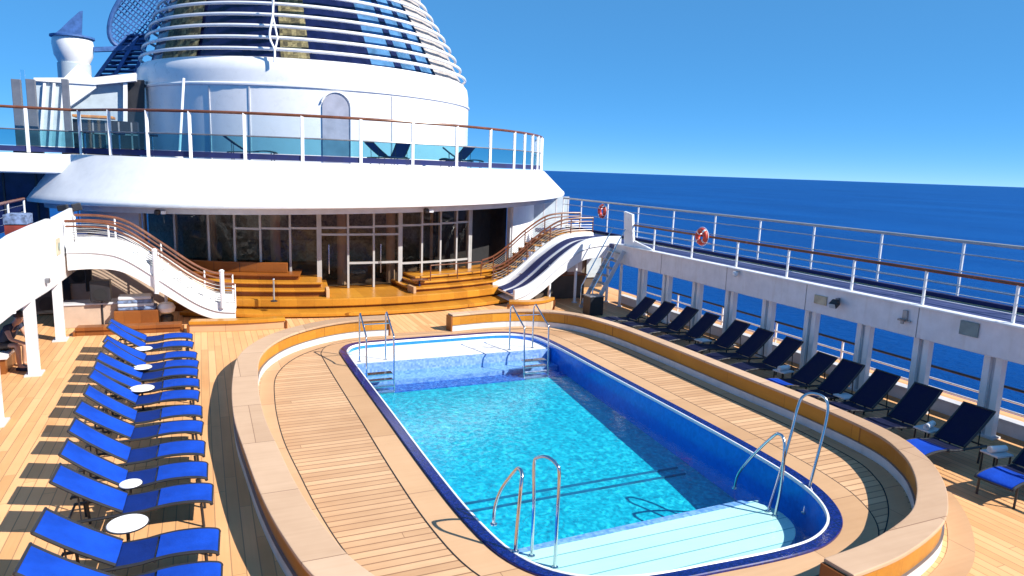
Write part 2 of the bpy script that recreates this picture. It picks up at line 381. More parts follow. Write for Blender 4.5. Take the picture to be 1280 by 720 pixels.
# inner edges of the two walls
WLi = offset(WL, -.45, False)       # left wall travels toward the camera: its pool side is to the left of travel
def rw(i): 
    t = i/(len(WR)-1); return .30 + .06*min(1, max(0, (t-.5)/.3))
WRi = [Vector((p[0]+n[0]*rw(i), p[1]+n[1]*rw(i))) for i, (p, n) in enumerate(zip(WR, normals(WR, False)))]
mid_l = offset(WL, -.2, False); mid_r = [(a+b)/2 for a, b in zip(WR, WRi)]
OUT = mid_l + mid_r[::-1]           # closed outline of the raised-wall ring
d = fill_holes([[(-5.2, -3), (14.75, -3), (14.75, 34), (-5.2, 34)], OUT], 0.0)
setting(d.build('pool_deck', 'deck'))
d = fill_holes([OUT, POOL], 0.0)
surround = setting(d.build('pool_surround', 'platform'))
mb = MB(); rim = offset(POOL, .0, True)
area = sum(POOL[i].x*POOL[(i+1) % len(POOL)].y-POOL[(i+1) % len(POOL)].x*POOL[i].y for i in range(len(POOL)))
SG = 1 if area < 0 else -1          # +offset = into the pool when clockwise
mb.sweep(POOL, [(-SG*.003, .003), (-SG*.003, .006), (-SG*.42, .006), (-SG*.42, .003)], True)
mb.build('border_board', 'border', surround)
mb = MB(); mb.sweep(POOL, [(-SG*.421, .002), (-SG*.421, .007), (-SG*.436, .007), (-SG*.436, .002)], True); mb.build('border_seam', 'rubber', surround)
mb = MB()
for L, sgn in ((WLi, -1), (WRi, 1)):
    mb.sweep(L, [(sgn*.02, .003), (sgn*.02, .007), (sgn*.28, .007), (sgn*.28, .003)], False)
mb.build('border_board', 'border', surround)
mb = MB()
for L, sgn in ((WLi, -1), (WRi, 1)):
    mb.sweep(L, [(sgn*.281, .002), (sgn*.281, .008), (sgn*.297, .008), (sgn*.297, .002)], False)
mb.build('border_seam', 'rubber', surround)
mb = MB()
q = len(WR)
mb.sweep(WR[int(q*.55):], [(-.05, .003), (-.05, .007), (-.34, .007), (-.34, .003)], False)
o = setting(mb.build('deck_border', 'border'))

# ------------------------------------------------------------------ pool
pool = thing('swimming_pool', 'swimming pool with navy rim, blue walls and turquoise mosaic floor', 'swimming pool', (5.6, 11.5, 0))
def pl(mb, n, mt, **k):
    o = mb.build(n, mt, None, **k); o.parent = pool; o.matrix_parent_inverse = Matrix.Translation((-5.6, -11.5, 0)); return o
mb = MB(); mb.sweep(POOL, [(SG*.0, -.05), (SG*.0, .03), (SG*.012, .04), (SG*.155, .025), (SG*.16, -.05)], True); pl(mb, 'coping', 'navy', smooth=True)
mb = MB(); mb.sweep(POOL, [(SG*.161, -.06), (SG*.161, .024), (SG*.166, .03), (SG*.19, .03), (SG*.195, .02), (SG*.195, -.06)], True); pl(mb, 'lip', 'whiteclean', smooth=True)
BAS = offset(POOL, SG*.2, True)
mb = MB(); mb.sweep(POOL, [(SG*.2, -.02), (SG*.2, -1.25)], True, False); pl(mb, 'pool_wall', 'poolblue', smooth=True)
def floor_z(y): return -.56 - .45*min(1, max(0, (15.0-y)/7.5))
# sloped floor: strips across the pool
mb = MB(); ys = [5.5+.5*i for i in range(22)]
for y0, y1 in zip(ys[:-1], ys[1:]):
    mb.add([(2.7, y0, floor_z(y0)), (8.6, y0, floor_z(y0)), (8.6, y1, floor_z(y1)), (2.7, y1, floor_z(y1))], [(0, 1, 2, 3)])
pl(mb, 'floor', 'poolfloor')
mb = MB()
for y in (9.62, 9.86):
    mb = MB(); mb.beam((3.2, y, floor_z(y)+.012), (7.9, y, floor_z(y)+.012), .035, .03); pl(mb, 'drain_slot', 'slotblue')
def clip_shelf(y0, inset=.197):
    """outline of the far end of the basin beyond y0"""
    b = offset(POOL, SG*inset, True); pts = [p for p in b if p.y > y0]
    pts.sort(key=lambda p: math.atan2(p.y-15.6, p.x-5.6)); pts = [p for p in pts]
    xs = sorted([p.x for p in b if abs(p.y-y0) < .8]); 
    return pts
def far_step(y0, z0, z1, mt, name):
    b = clip_shelf(y0); b = sorted(b, key=lambda p: -math.atan2(p.y-(y0-.4), p.x-5.6))
    out = [Vector((3.085, y0))]+[p for p in b]+[Vector((8.21, y0))]
    mb = MB(); mb.prism([(p.x, p.y) for p in out], z0, z1); return pl(mb, name, mt)
far_step(15.86, -1.2, -.10, 'shelfwhite', 'beach_shelf')
mb = MB(); mb.box((5.65, 15.80, -.6), (5.12, .11, .98)); pl(mb, 'shelf_riser', 'lilac')
mb = MB(); mb.box((5.65, 15.53, -.75), (5.12, .42, .64)); pl(mb, 'entry_step', 'lilac')
mb = MB(); mb.box((5.65, 15.08, -.86), (5.12, .48, .64)); pl(mb, 'entry_step', 'deepblue')
# near shelf
ns = [(3.2, 7.50), (4.2, 7.55), (7.35, 7.62), (7.62, 7.5), (7.72, 7.15), (7.55, 6.72), (7.1, 6.4), (6.4, 6.2), (5.35, 6.08), (4.3, 6.06), (3.75, 6.35), (3.35, 6.8)]
NS = [p.to_2d() for p in spline([(x, y, 0) for x, y in ns], 4, True)]
mb = MB(); mb.prism(NS, -1.2, -.40); pl(mb, 'tanning_ledge', 'shelfaqua')
mb = MB(); mb.add([(3.16, 7.50, -.392), (7.50, 7.56, -.392), (7.42, 7.68, -.392), (4.2, 7.63, -.392), (3.16, 7.58, -.392),
                  (3.16, 7.50, -1.1), (7.50, 7.56, -1.1), (7.42, 7.68, -1.1), (4.2, 7.63, -1.1), (3.16, 7.58, -1.1)],
                 [(0, 1, 2, 3, 4), (0, 1, 6, 5), (1, 2, 7, 6), (2, 3, 8, 7), (3, 4, 9, 8), (4, 0, 5, 9)]); pl(mb, 'ledge_edge', 'lilac')
mb = MB(); mb.add([(p.x, p.y, -.34) for p in offset(POOL, SG*.198, True)], [tuple(range(len(POOL)))])
wt = setting(mb.build('pool_water', 'water'))
# ------------------------------------------------------------------ ring walls round the pool
CAPZ = .47
def ring_wall(nm, lab, outer, inner, far_face):
    t = thing(nm, lab, 'low wall', (outer[0][0], outer[0][1], 0), group='curved wooden walls round the pool')
    def P(mb, n, mt, **k):
        o = mb.build(n, mt, None, **k); o.parent = t; o.matrix_parent_inverse = Matrix.Translation((-outer[0][0], -outer[0][1], 0)); return o
    k = len(outer)
    def shell(f0, f1, z0, z1):
        A = [a+(b-a)*f0 for a, b in zip(outer, inner)]; B = [a+(b-a)*f1 for a, b in zip(outer, inner)]
        mb = MB(); vs = []
        for a, b in zip(A, B): vs += [(a.x, a.y, z0), (a.x, a.y, z1), (b.x, b.y, z1), (b.x, b.y, z0)]
        fs = []
        for i in range(k-1):
            for j in range(4): fs.append((i*4+j, i*4+(j+1) % 4, (i+1)*4+(j+1) % 4, (i+1)*4+j))
        fs += [(0, 1, 2, 3), ((k-1)*4+3, (k-1)*4+2, (k-1)*4+1, (k-1)*4)]
        mb.add(vs, fs); return mb
    P(shell(0, 1, CAPZ-.05, CAPZ), 'cap', 'cap', bevel=.012)
    P(shell(.10, .90, .16, CAPZ-.051), 'panel', 'varnish')
    P(shell(.03, .97, .0, .149), 'plinth', 'plinth')
    P(shell(.02, .98, .149, .162), 'gutter_strip', 'greymetal')
    # end boards
    for i, j in ((0, 1), (k-1, k-2)):
        a, b = outer[i], inner[i]; dr = (outer[i]-outer[j]).normalized()
        mb = MB(); mb.plate([(a.x, a.y, 0), (b.x, b.y, 0), (b.x, b.y, CAPZ-.045), (a.x, a.y, CAPZ-.045)], (dr.x*.045, dr.y*.045, 0)); P(mb, 'end_board', 'varnishdk')
    return t
ring_wall('pool_wall_bench', 'curved pale teak topped wall on the lounger side of the pool', WL, WLi, 0)
ring_wall('pool_wall_bench', 'curved teak topped wall with dark cut end on the sea side of the pool', WR, WRi, 1)

# ------------------------------------------------------------------ chrome rails
def loop(pts, n=7): return spline(pts, n)
def rail_thing(label, cat, name, group, paths, treads=(), r=.022):
    base = Vector(paths[0][0]); t = thing(name, label, cat, tuple(base), group=group)
    def P(mb, n, mt, **k):
        o = mb.build(n, mt, None, **k); o.parent = t; o.matrix_parent_inverse = Matrix.Translation(-base); return o
    for p in paths:
        mb = MB(); mb.tube(p, r, 10); 
        P(mb, 'rail', 'chrome', smooth=True)
        for e in (p[0], p[-1]):
            mb = MB(); mb.lathe([(.045, 0), (.045, .012), (.026, .022)], e, 14); P(mb, 'base_flange', 'chrome')
    for tp in treads:
        mb = MB(); mb.box(*tp); P(mb, 'tread', 'chrome', bevel=.01)
    return t
G = 'steel handrails at the pool'
rail_thing('tall upright hoop handrail standing on the near ledge', 'handrail', 'grab_rail', G,
    [loop([(3.72, 7.40, -.40), (3.72, 7.40, .3), (3.71, 7.42, .84), (3.735, 7.36, .955), (3.80, 7.24, 1.0), (3.86, 7.12, .955), (3.88, 7.06, .84), (3.88, 7.06, .3), (3.88, 7.06, -.40)])])
rail_thing('low bent handrail at the near left rim of the pool', 'handrail', 'grab_rail', G,
    [loop([(3.26, 7.60, .02), (3.27, 7.60, .25), (3.30, 7.48, .55), (3.36, 7.22, .90), (3.37, 7.12, .96), (3.36, 7.03, .93), (3.33, 6.98, .8), (3.28, 6.94, .3), (3.26, 6.92, .02)])])
rail_thing('low bent handrail at the near right wall of the pool', 'handrail', 'grab_rail', G,
    [loop([(7.62, 8.05, -.40), (7.58, 7.95, -.1), (7.62, 7.72, .3), (7.66, 7.40, .72), (7.66, 7.29, .79), (7.65, 7.20, .76), (7.62, 7.13, .6), (7.60, 7.1, .1), (7.56, 7.12, -.40)])])
rail_thing('tall upright hoop handrail at the near right corner of the pool', 'handrail', 'grab_rail', G,
    [loop([(7.56, 7.26, -.40), (7.72, 7.28, .1), (7.98, 7.36, .8), (8.08, 7.40, 1.1), (8.20, 7.44, 1.25), (8.34, 7.40, 1.31), (8.46, 7.28, 1.28), (8.48, 7.20, 1.15), (8.36, 7.12, .8), (8.14, 7.04, .2), (7.98, 6.98, -.36)])])
def steps_thing(label, x0, x1, yb):
    """pair of hoops and treads going down from the far shelf"""
    ps = []
    for x in (x0, x1):
        ps.append(loop([(x, yb-.35, -.70), (x, yb-.3, 0), (x, yb-.26, .62), (x+.01, yb-.2, .72), (x+.02, yb-.08, .76), (x+.04, yb+.5, 1.04), (x+.05, yb+.62, 1.08), (x+.05, yb+.70, 1.02), (x+.05, yb+.72, .85), (x+.05, yb+.72, -.10)], 6))
    xm = (x0+x1)/2; w = x1-x0
    tr = [((xm, yb-.17, -.16), (w-.03, .20, .03)), ((xm, yb-.24, -.29), (w-.03, .16, .03)), ((xm, yb-.30, -.42), (w-.03, .16, .03)), ((xm, yb-.34, -.55), (w-.03, .16, .03))]
    t = rail_thing(label, 'pool ladder', 'pool_ladder', 'ladders at the far shelf of the pool', ps, tr, .02)
    base = Vector(ps[0][0]); mb = MB(); mb.tube([(x0+.03, yb+.3, .89), (x1+.03, yb+.3, .89)], .014, 8)
    o = mb.build('cross_bar', 'chrome', None, smooth=True); o.parent = t; o.matrix_parent_inverse = Matrix.Translation(-base)
steps_thing('steel ladder with treads at the far left corner of the pool', 3.22, 3.84, 15.25)
steps_thing('steel ladder with treads at the far right corner of the pool', 7.08, 7.74, 15.25)

# ------------------------------------------------------------------ sun loungers
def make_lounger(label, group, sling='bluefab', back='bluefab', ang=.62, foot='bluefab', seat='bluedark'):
    """foot end at origin, head toward -x; width along y"""
    t = thing('sun_lounger', label, 'sun lounger', group=group)
    W = .53; prof = [(0, .29), (-.03, .33), (-.2, .362), (-.42, .368), (-.60, .352)]
    # sling of the leg rest
    def sling_mesh(pr, th=.012):
        mb = MB(); n = len(pr); vs = []
        for x, z in pr:
            for y, zz in ((-W/2+.03, 0), (0, -.008), (W/2-.03, 0)): vs.append((x, y, z+zz))
        vs += [(v[0], v[1], v[2]-th) for v in vs[:]]
        k = n*3; fs = []
        for i in range(n-1):
            for j in range(2):
                a = i*3+j; fs += [(a, a+1, a+4, a+3), (k+a, k+a+3, k+a+4, k+a+1)]
        for i in range(n-1): fs += [(i*3, i*3+3, k+i*3+3, k+i*3), (i*3+2, k+i*3+2, k+i*3+5, i*3+5)]
        fs += [(0, k, k+1, 1), (1, k+1, k+2, 2)]; e = (n-1)*3; fs += [(e, e+1, k+e+1, k+e), (e+1, e+2, k+e+2, k+e+1)]
        mb.add(vs, fs); return mb
    P1 = [(p.x, p.y) for p in spline([(x, z, 0) for x, z in prof], 4)]
    sling_mesh(P1).build('leg_rest', foot, t, smooth=True)
    P2 = [(-.625, .338), (-.74, .326), (-.86, .318), (-.975, .315)]
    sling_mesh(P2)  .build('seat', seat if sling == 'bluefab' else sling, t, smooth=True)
    h = (-.975, .345); L = .84
    P3 = [(h[0]-L*f*math.cos(ang)-.03*math.sin(f*PI), h[1]+L*f*math.sin(ang)) for f in (0, .2, .4, .6, .8, 1)]
    bk = sling_mesh(P3).build('backrest', back, t, smooth=True)
    mb = MB()
    for y in (-W/2+.012, W/2-.012): mb.tube([(x, y, z-.006) for x, z in P3], .019, 8)
    mb.tube([(P3[-1][0], -W/2, P3[-1][1]), (P3[-1][0], W/2, P3[-1][1])], .016, 8); mb.build('backrest_frame', 'black', bk, smooth=True)
    mb = MB()
    for y in (-W/2+.012, W/2-.012):
        mb.tube([(x, y, z-.012) for x, z in P1+P2[1:]]+[(-1.55, y, .28)], .020, 8)
    for x, z in ((0, .30), (-.612, .330), (-.98, .300), (-1.55, .28)): mb.tube([(x, -W/2, z-.012), (x, W/2, z-.012)], .015, 8)
    mb.build('frame', 'black', t, smooth=True)
    for x, z in ((-.12, .33), (-1.42, .285)):
        for y in (-1, 1):
            mb = MB(); mb.tube([(x, y*(W/2-.012), z-.02), (x+.02, y*(W/2-.012), .0)], .017, 8); mb.build('leg', 'black', t, smooth=True)
    for y in (-W/2+.05, W/2-.05):
        mb = MB(); mb.tube([(P3[3][0], y, P3[3][1]-.02), (-1.40, y, .29)], .01, 6); mb.build('backrest_strut', 'black', t, smooth=True)
    return t
lg = 'blue sun loungers in a row on the teak deck'
fy = [7.37, 8.11, 9.35, 10.09, 10.91, 11.79, 12.58, 13.45, 14.21, 14.94, 15.56, 16.28, 17.26, 18.09]
desc = ['blue sun lounger at the near end of the row, cut by the frame', 'blue sun lounger just below the nearest and largest white round table', 'blue sun lounger just beyond the nearest white round table',
        'fourth blue sun lounger from the near end of the row', 'fifth blue sun lounger from the near end of the row', 'sixth blue sun lounger from the near end of the row',
        'seventh blue sun lounger from the near end of the row', 'eighth blue sun lounger from the near end of the row', 'ninth blue sun lounger from the near end of the row',
        'tenth blue sun lounger from the near end of the row', 'fifth blue sun lounger from the stage end of the row', 'fourth blue sun lounger from the stage end of the row',
        'third blue sun lounger from the stage end of the row', 'second blue sun lounger from the stage end of the row']
desc[13] = 'blue sun lounger at the far end of the row, nearest the stage'; desc[12] = 'second blue sun lounger from the stage end of the row'; desc[11] = 'third blue sun lounger from the stage end of the row'; desc[10] = 'fourth blue sun lounger from the stage end of the row'
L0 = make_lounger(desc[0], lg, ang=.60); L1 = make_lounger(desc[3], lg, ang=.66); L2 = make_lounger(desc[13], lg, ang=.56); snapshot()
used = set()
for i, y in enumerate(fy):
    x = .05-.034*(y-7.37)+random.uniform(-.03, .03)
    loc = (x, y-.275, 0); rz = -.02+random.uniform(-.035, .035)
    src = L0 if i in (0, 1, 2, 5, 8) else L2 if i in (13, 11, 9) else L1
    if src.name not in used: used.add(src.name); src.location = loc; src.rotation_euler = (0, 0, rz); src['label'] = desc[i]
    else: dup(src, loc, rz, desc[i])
# varied backrest angles are kept equal in the photo; white side tables
def make_table(label, group, r=.21):
    t = thing('side_table', label, 'side table', group=group)
    mb = MB(); mb.lathe([(r-.012, 0), (r, .008), (r, .022), (r-.01, .03)], (0, 0, .40), 32); mb.build('table_top', 'tablewhite', t, smooth=True)
    mb = MB(); mb.lathe([(r+.004, .004), (r+.012, .010), (r+.012, .018), (r+.004, .022)], (0, 0, .394), 32); mb.build('rim', 'black', t, smooth=True)
    mb = MB(); mb.tube([(0, 0, .0), (0, 0, .40)], .02, 10); mb.build('pedestal', 'black', t, smooth=True)
    mb = MB(); mb.lathe([(.15, 0), (.15, .012), (.04, .03)], (0, 0, 0), 24); mb.build('base', 'black', t, smooth=True)
    return t
tg = 'white round tables between the loungers'
tabs = [(157, 664, 'largest white round table, between the second and third blue loungers from the near end', .21, .43), (165, 595, 'small white round table between the third and fourth blue loungers from the near end', .13, .43),
        (176, 490, 'white round table in the middle of the lounger row', .20, .43), (178, 458, 'third white round table from the stage end of the row', .17, .43), (181, 430, 'farthest pale round table, near the stage end of the row', .17, .43)]
tabs[3] = (178, 458, 'white round table second from the stage end of the row', .17, .43)
T0 = None
for px, py, lab, r, z in tabs:
    p = at_z(px, py, z); p.y = min((8.37, 9.455, 13.565, 14.985, 16.5), key=lambda g: abs(g-p.y))     # stands in the gap between two loungers
    if T0 is None: T0 = make_table(lab, tg); snapshot(); T0.location = (p.x, p.y, 0)
    else: dup(T0, (p.x, p.y, 0), 0, lab, scale=(r/.21, r/.21, 1))
# sea-side loungers, in the shade of the walkway, which is also put into their fabric colour
hy = [(11.9, 5.75), (11.75, 6.98), (11.9, 7.96), (11.95, 8.87), (11.95, 9.62), (12.0, 10.43), (12.3, 11.60), (12.33, 12.50), (12.4, 13.30), (12.3, 14.36), (12.3, 15.22), (12.15, 15.99), (12.0, 16.76)]
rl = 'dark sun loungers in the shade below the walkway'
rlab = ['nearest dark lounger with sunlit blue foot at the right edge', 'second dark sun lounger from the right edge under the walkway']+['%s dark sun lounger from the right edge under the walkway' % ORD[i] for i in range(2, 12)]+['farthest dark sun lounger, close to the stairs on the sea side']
R0 = make_lounger(rlab[0], rl, 'navyshade', 'navyshade', .66); R1 = make_lounger(rlab[4], rl, 'navyshade', 'navyshade', .72, 'navyshade'); snapshot(); used = set()
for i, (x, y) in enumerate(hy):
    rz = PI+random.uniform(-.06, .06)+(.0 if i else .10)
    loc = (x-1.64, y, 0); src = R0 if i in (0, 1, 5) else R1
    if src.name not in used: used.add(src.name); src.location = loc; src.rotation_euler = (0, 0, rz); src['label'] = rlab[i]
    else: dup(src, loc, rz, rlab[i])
ST = 'low pale tables between the dark loungers'
pt = None
slab = ['low pale side table between the second and third dark loungers', 'low pale side table between the fourth and fifth dark loungers', 'low pale side table between the sixth and seventh dark loungers', 'low pale side table between the ninth and tenth dark loungers', 'low pale side table between the first and second dark loungers']
for (x, y), lab in zip([(11.25, 7.48), (11.35, 9.26), (11.5, 11.02), (11.6, 13.85), (11.3, 6.36)], slab):
    if pt is None:
        pt = thing('side_table', lab, 'side table', (x, y, 0), group=ST)
        mb = MB(); mb.box((0, 0, .36), (.34, .30, .03)); mb.build('table_top', 'offwhite', pt, bevel=.008)
        for a in (-1, 1):
            for b in (-1, 1):
                mb = MB(); mb.tube([(a*.14, b*.12, 0), (a*.14, b*.12, .345)], .014, 8); mb.build('leg', 'black', pt, smooth=True)
        snapshot()
    else: dup(pt, (x, y, 0), random.uniform(-.2, .2), lab)
# rolled towels on two of the tables and one on a lounger foot
def towel(loc, rz, lab, mt='tablewhite', r=.06, l=.3):
    mb = MB(); n = 46; pts = []
    for i in range(n):
        a = i/n*2*PI*3; rr = r*(.25+.75*i/n); pts.append((rr*math.cos(a), rr*math.sin(a)))
    A = [(-l/2, y, z+r) for y, z in pts]; B = [(l/2, y, z+r) for y, z in pts]
    mb.loft(A, B); o = mb.build('rolled_towel', mt, None, smooth=True); o.location = loc; o.rotation_euler = (0, 0, rz)
    sol = o.modifiers.new('thick', 'SOLIDIFY'); sol.thickness = .008
    return tag(o, lab, 'towel', 'rolled towels on the sea side')
towel((11.25, 7.46, .376), .3, 'white rolled towel on the low table beside the third dark lounger')
towel((11.3, 6.36, .376), -.2, 'white rolled towel on the low table beside the nearest dark lounger')
towel((11.5, 11.02, .376), .1, 'white rolled towel on the low table by the sixth dark lounger')

# ------------------------------------------------------------------ sea-side walkway, columns, rails
mb = MB(); mb.box((13.72, 11.5, 2.02), (1.78, 30, .16)); setting(mb.build('upper_walkway', 'walkblue'))
mb = MB(); mb.box((14.30, 11.5, 2.112), (.08, 30, .016)); setting(mb.build('walkway_line', 'yellow'))
fas = thing('walkway_fascia', 'long white beam carrying the walkway on the sea side', 'beam', (12.72, 11, 1.5))
mb = MB(); mb.box((12.75, 8.2, 1.83), (.16, 23.6, .62)); o = mb.build('beam', 'fascia', None, bevel=.02); o.parent = fas; o.matrix_parent_inverse = Matrix.Translation((-12.72, -11, -1.5))
mb = MB(); mb.box((12.70, 8.2, 2.155), (.22, 23.6, .03)); o = mb.build('ledge', 'white', None); o.parent = fas; o.matrix_parent_inverse = Matrix.Translation((-12.72, -11, -1.5))
mb = MB()
for y in (3.4, 6.2, 8.92, 11.7, 14.4, 17.3): mb.box((12.666, y, 1.83), (.006, .012, .6))
o = mb.build('panel_joint', 'greymetal', None); o.parent = fas; o.matrix_parent_inverse = Matrix.Translation((-12.72, -11, -1.5))
col_y = [7.54, 8.92, 10.25, 11.69, 13.06, 14.44, 15.84, 17.28, 18.6]
c0 = None
for i, y in enumerate(col_y):
    lab = '%s white double column from the right under the sea side beam' % ORD[i]
    if c0 is None:
        c0 = thing('column', lab, 'column', (12.93, y, 0), group='white columns under the sea side beam')
        for dy in (-.15, .15):
            mb = MB(); mb.box((0, dy*.7, .76), (.15, .12, 1.52)); mb.build('shaft', 'white', c0, bevel=.012)
        mb = MB(); mb.box((.03, 0, .76), (.06, .09, 1.50)); mb.build('web', 'offwhite', c0)
        mb = MB(); mb.box((0, 0, .02), (.24, .44, .04)); mb.build('base_plate', 'offwhite', c0, bevel=.006)
        snapshot()
    else: dup(c0, (12.93, y, 0), 0, lab)
def railing(name, label, cat, P, tops, wires, hand='handrail', post='white', pr=.028, hr=.03, wr=.008, post_top=0, group=None, glass_z=None, wiremat='chrome'):
    """P: list of base points; posts stand on them, handrail at height tops, wires at the heights given"""
    P = [Vector(p) for p in P]; t = thing(name, label, cat, tuple(P[0]), group=group); inv = Matrix.Translation(-P[0])
    def put(mb, n, mt, **k):
        o = mb.build(n, mt, None, **k); o.parent = t; o.matrix_parent_inverse = inv; return o
    for p in P:
        mb = MB(); mb.tube([p, p+Vector((0, 0, tops+post_top))], pr, 8); put(mb, 'post', post, smooth=True)
    mb = MB(); mb.tube([p+Vector((0, 0, tops)) for p in P], hr, 8); put(mb, 'handrail', hand, smooth=True)
    for wz in wires:
        mb = MB(); mb.tube([p+Vector((0, 0, wz)) for p in P], wr, 6); put(mb, 'wire', wiremat, smooth=True)
    return t, put
railing('inner_railing', 'white railing with dark wood handrail along the inner edge of the sea side walkway', 'railing',
        [(12.78, y, 2.165) for y in (1.9, 3.7, 5.5, 7.27, 8.95, 10.6, 12.45, 14.2, 16.05, 17.9, 19.4)], .69, (.17, .34, .51), hr=.034)
railing('outer_railing', 'tall white railing along the outer edge of the sea side walkway', 'railing',
        [(14.5, y, 2.1) for y in (3.8, 5.6, 7.5, 9.42, 11.36, 13.35, 15.28, 17.2, 19.3, 21.4, 23.5, 25.6, 27.2)], 1.24, (.30, .62, .98), hand='frame', hr=.036, wr=.014, wiremat='frame')
mb = MB(); mb.box((14.35, 11.5, 2.16), (.14, 30, .10)); tag(mb.build('kerb', 'carpet'), 'navy kerb along the foot of the tall outer railing', 'kerb')
railing('bulwark_rail', 'white lower rail with a dark top bar between the columns and the sea', 'railing',
        [(14.4, y, .0) for y in (3.2, 5.4, 7.6, 9.8, 12, 14.2, 16.4, 18.6, 20.8)], .60, (.34, .14), hand='black', hr=.03, wr=.022, wiremat='white')
mb = MB(); mb.box((13.42, 9.5, .13), (.16, 22, .26)); mb.box((13.42, 9.5, .275), (.24, 22, .03)); tag(mb.build('kerb_bench', 'offwhite', bevel=.01), 'long low grey white kerb behind the dark loungers', 'kerb')
# fittings on the fascia
def fitting(name, label, cat, px, py, build):
    r = ray(px, py); t = 12.66/r.x; p = Vector((12.66, r.y*t, CH+r.z*t)); o = thing(name, label, cat, tuple(p)); build(o); return o
def plate_b(mt, w, h):
    def f(o):
        mb = MB(); mb.box((-.012, 0, 0), (.03, w, h)); mb.build('panel', mt, o, bevel=.008)
        mb = MB()
        for a in (-1, 1):
            for b in (-1, 1): mb.lathe([(.012, 0), (.012, .006)], (-.03, a*(w/2-.03), b*(h/2-.03)), 8)
        mb.build('screw', 'greymetal', o)
    return f
fitting('wall_plate', 'grey green rectangular plate on the white beam at the right', 'wall plate', 1212, 411, plate_b('plate', .34, .26))
fitting('wall_plate', 'yellowed rectangular plate on the white beam beside a floodlight', 'wall plate', 1026, 375, plate_b('beigeplate', .34, .2))
def flood(o):
    mb = MB(); mb.box((-.05, 0, .02), (.10, .04, .12)); mb.build('bracket', 'greymetal', o)
    mb = MB(); mb.beam((-.08, 0, 0), (-.24, -.04, -.08), .16, .13); mb.build('lamp_housing', 'black', o, bevel=.02)
    mb = MB(); mb.beam((-.241, -.04, -.08), (-.25, -.042, -.085), .13, .10); mb.build('lens', 'screen', o)
fitting('floodlight', 'black floodlight on a bracket on the white beam', 'floodlight', 1049, 377, flood)
def horn(o):
    mb = MB(); mb.box((-.02, 0, .04), (.04, .10, .22)); mb.build('bracket', 'steel', o, bevel=.008)
    mb = MB(); mb.lathe([(.03, 0), (.035, .07), (.08, .1)], (-.08, 0, -.12), 14); mb.build('shade', 'steel', o, smooth=True)
    mb = MB(); mb.beam((-.03, -.14, -.06), (-.03, .14, -.06), .03, .03); mb.build('arm', 'steel', o)
fitting('bracket_lamp', 'small rusty bracket lamp on the white beam', 'wall lamp', 1132, 397, horn)
def dome(o):
    mb = MB(); mb.lathe([(.06, .04), (.075, 0), (.07, -.05), (.03, -.10)], (-.1, 0, 0), 14); mb.build('housing', 'white', o, smooth=True)
    mb = MB(); mb.box((-.05, 0, .03), (.10, .05, .04)); mb.build('arm', 'white', o)
fitting('camera_dome', 'small white dome camera under the third railing post on the beam', 'dome camera', 923, 341, dome)

# lifebuoy things
def lifebuoy(label, loc, rx, r=.27):
    t = thing('lifebuoy', label, 'lifebuoy', loc, group='red lifebuoys on the railing'); t.rotation_euler = (0, rx, 0)
    mb = MB(); mb.tube([(0, r*math.cos(a*PI/12), r*math.sin(a*PI/12)) for a in range(24)], .075, 10, True); mb.build('ring', 'red', t, smooth=True)
    for q in range(4):
        a0 = q*PI/2+.6; mb = MB(); mb.tube([(0, r*math.cos(a0+j*.08), r*math.sin(a0+j*.05)) for j in range(5)], .078, 10)
        mb.build('band', 'whiteclean', t, smooth=True)
    mb = MB(); mb.tube([(.02, (r+.09)*math.cos(a*PI/12), (r+.09)*math.sin(a*PI/12)) for a in range(24)], .01, 6, True); mb.build('grab_line', 'tablewhite', t, smooth=True)
    return t
lifebuoy('red lifebuoy on the inner railing beside the sea side walkway', (12.68, 15.55, 2.84), 0, .17)
lifebuoy('orange red lifebuoy on the tall railing near the stairs', (14.4, 23.75, 3.0), 0, .20)

# ------------------------------------------------------------------ lounge front: stage, glass, roof
def arc(R, a0, a1, n=48): return [ringp(a0+(a1-a0)*i/n, R).to_2d() for i in range(n+1)]
zr = lambda p: .028*(p[0]-3.2)
# stage decks
def sector(R0, R1, a0, a1, z0, z1, n=40):
    A = arc(R1, a0, a1, n); B = arc(R0, a0, a1, n); mb = MB(); mb.prism([(p.x, p.y) for p in A]+[(p.x, p.y) for p in B[::-1]], z0, z1); return mb
stage = thing('stage', 'curved stepped stage of orange varnished wood before the glass front', 'stage', (CX, CY-11.5, 0))
sinv = Matrix.Translation((-CX, -(CY-11.5), 0))
def sp_(mb, n, mt, **k):
    o = mb.build(n, mt, None, **k); o.parent = stage; o.matrix_parent_inverse = sinv; return o
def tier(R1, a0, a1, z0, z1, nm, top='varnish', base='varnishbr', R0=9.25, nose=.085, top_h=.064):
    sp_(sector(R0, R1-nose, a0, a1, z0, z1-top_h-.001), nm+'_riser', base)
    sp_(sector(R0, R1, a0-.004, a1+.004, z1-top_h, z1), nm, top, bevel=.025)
tier(12.2, -.46, .44, .0, .15, 'lower_step', R0=11.4, top_h=.11)
tier(11.56, -.52, .47, .0, .45, 'stage_deck', top_h=.23)
tier(11.12, .125, .60, .451, .60, 'landing_step'); tier(10.80, .150, .62, .601, .74, 'landing_step'); tier(10.45, .165, .62, .741, .86, 'landing')
tier(11.20, -.62, -.118, .451, .66, 'landing_step'); tier(10.85, -.64, -.135, .661, .84, 'landing_step')
tier(10.45, -.66, -.20, .841, 1.02, 'landing', 'varnishbr')  # left landing and bench back: shade put into a browner wood colour
sp_(sector(9.95, 10.05, -.66, -.235, 1.022, 1.34), 'bench_back', 'varnishbr', bevel=.02)
for a0_, zt_ in ((-.118, .70), (.125, .64)):
    p = ringp(a0_, 11.05); mb = MB(); mb.box((p.x, p.y, .56), (.10, .5, zt_-.42), a0_); sp_(mb, 'end_cap', 'border', bevel=.015)
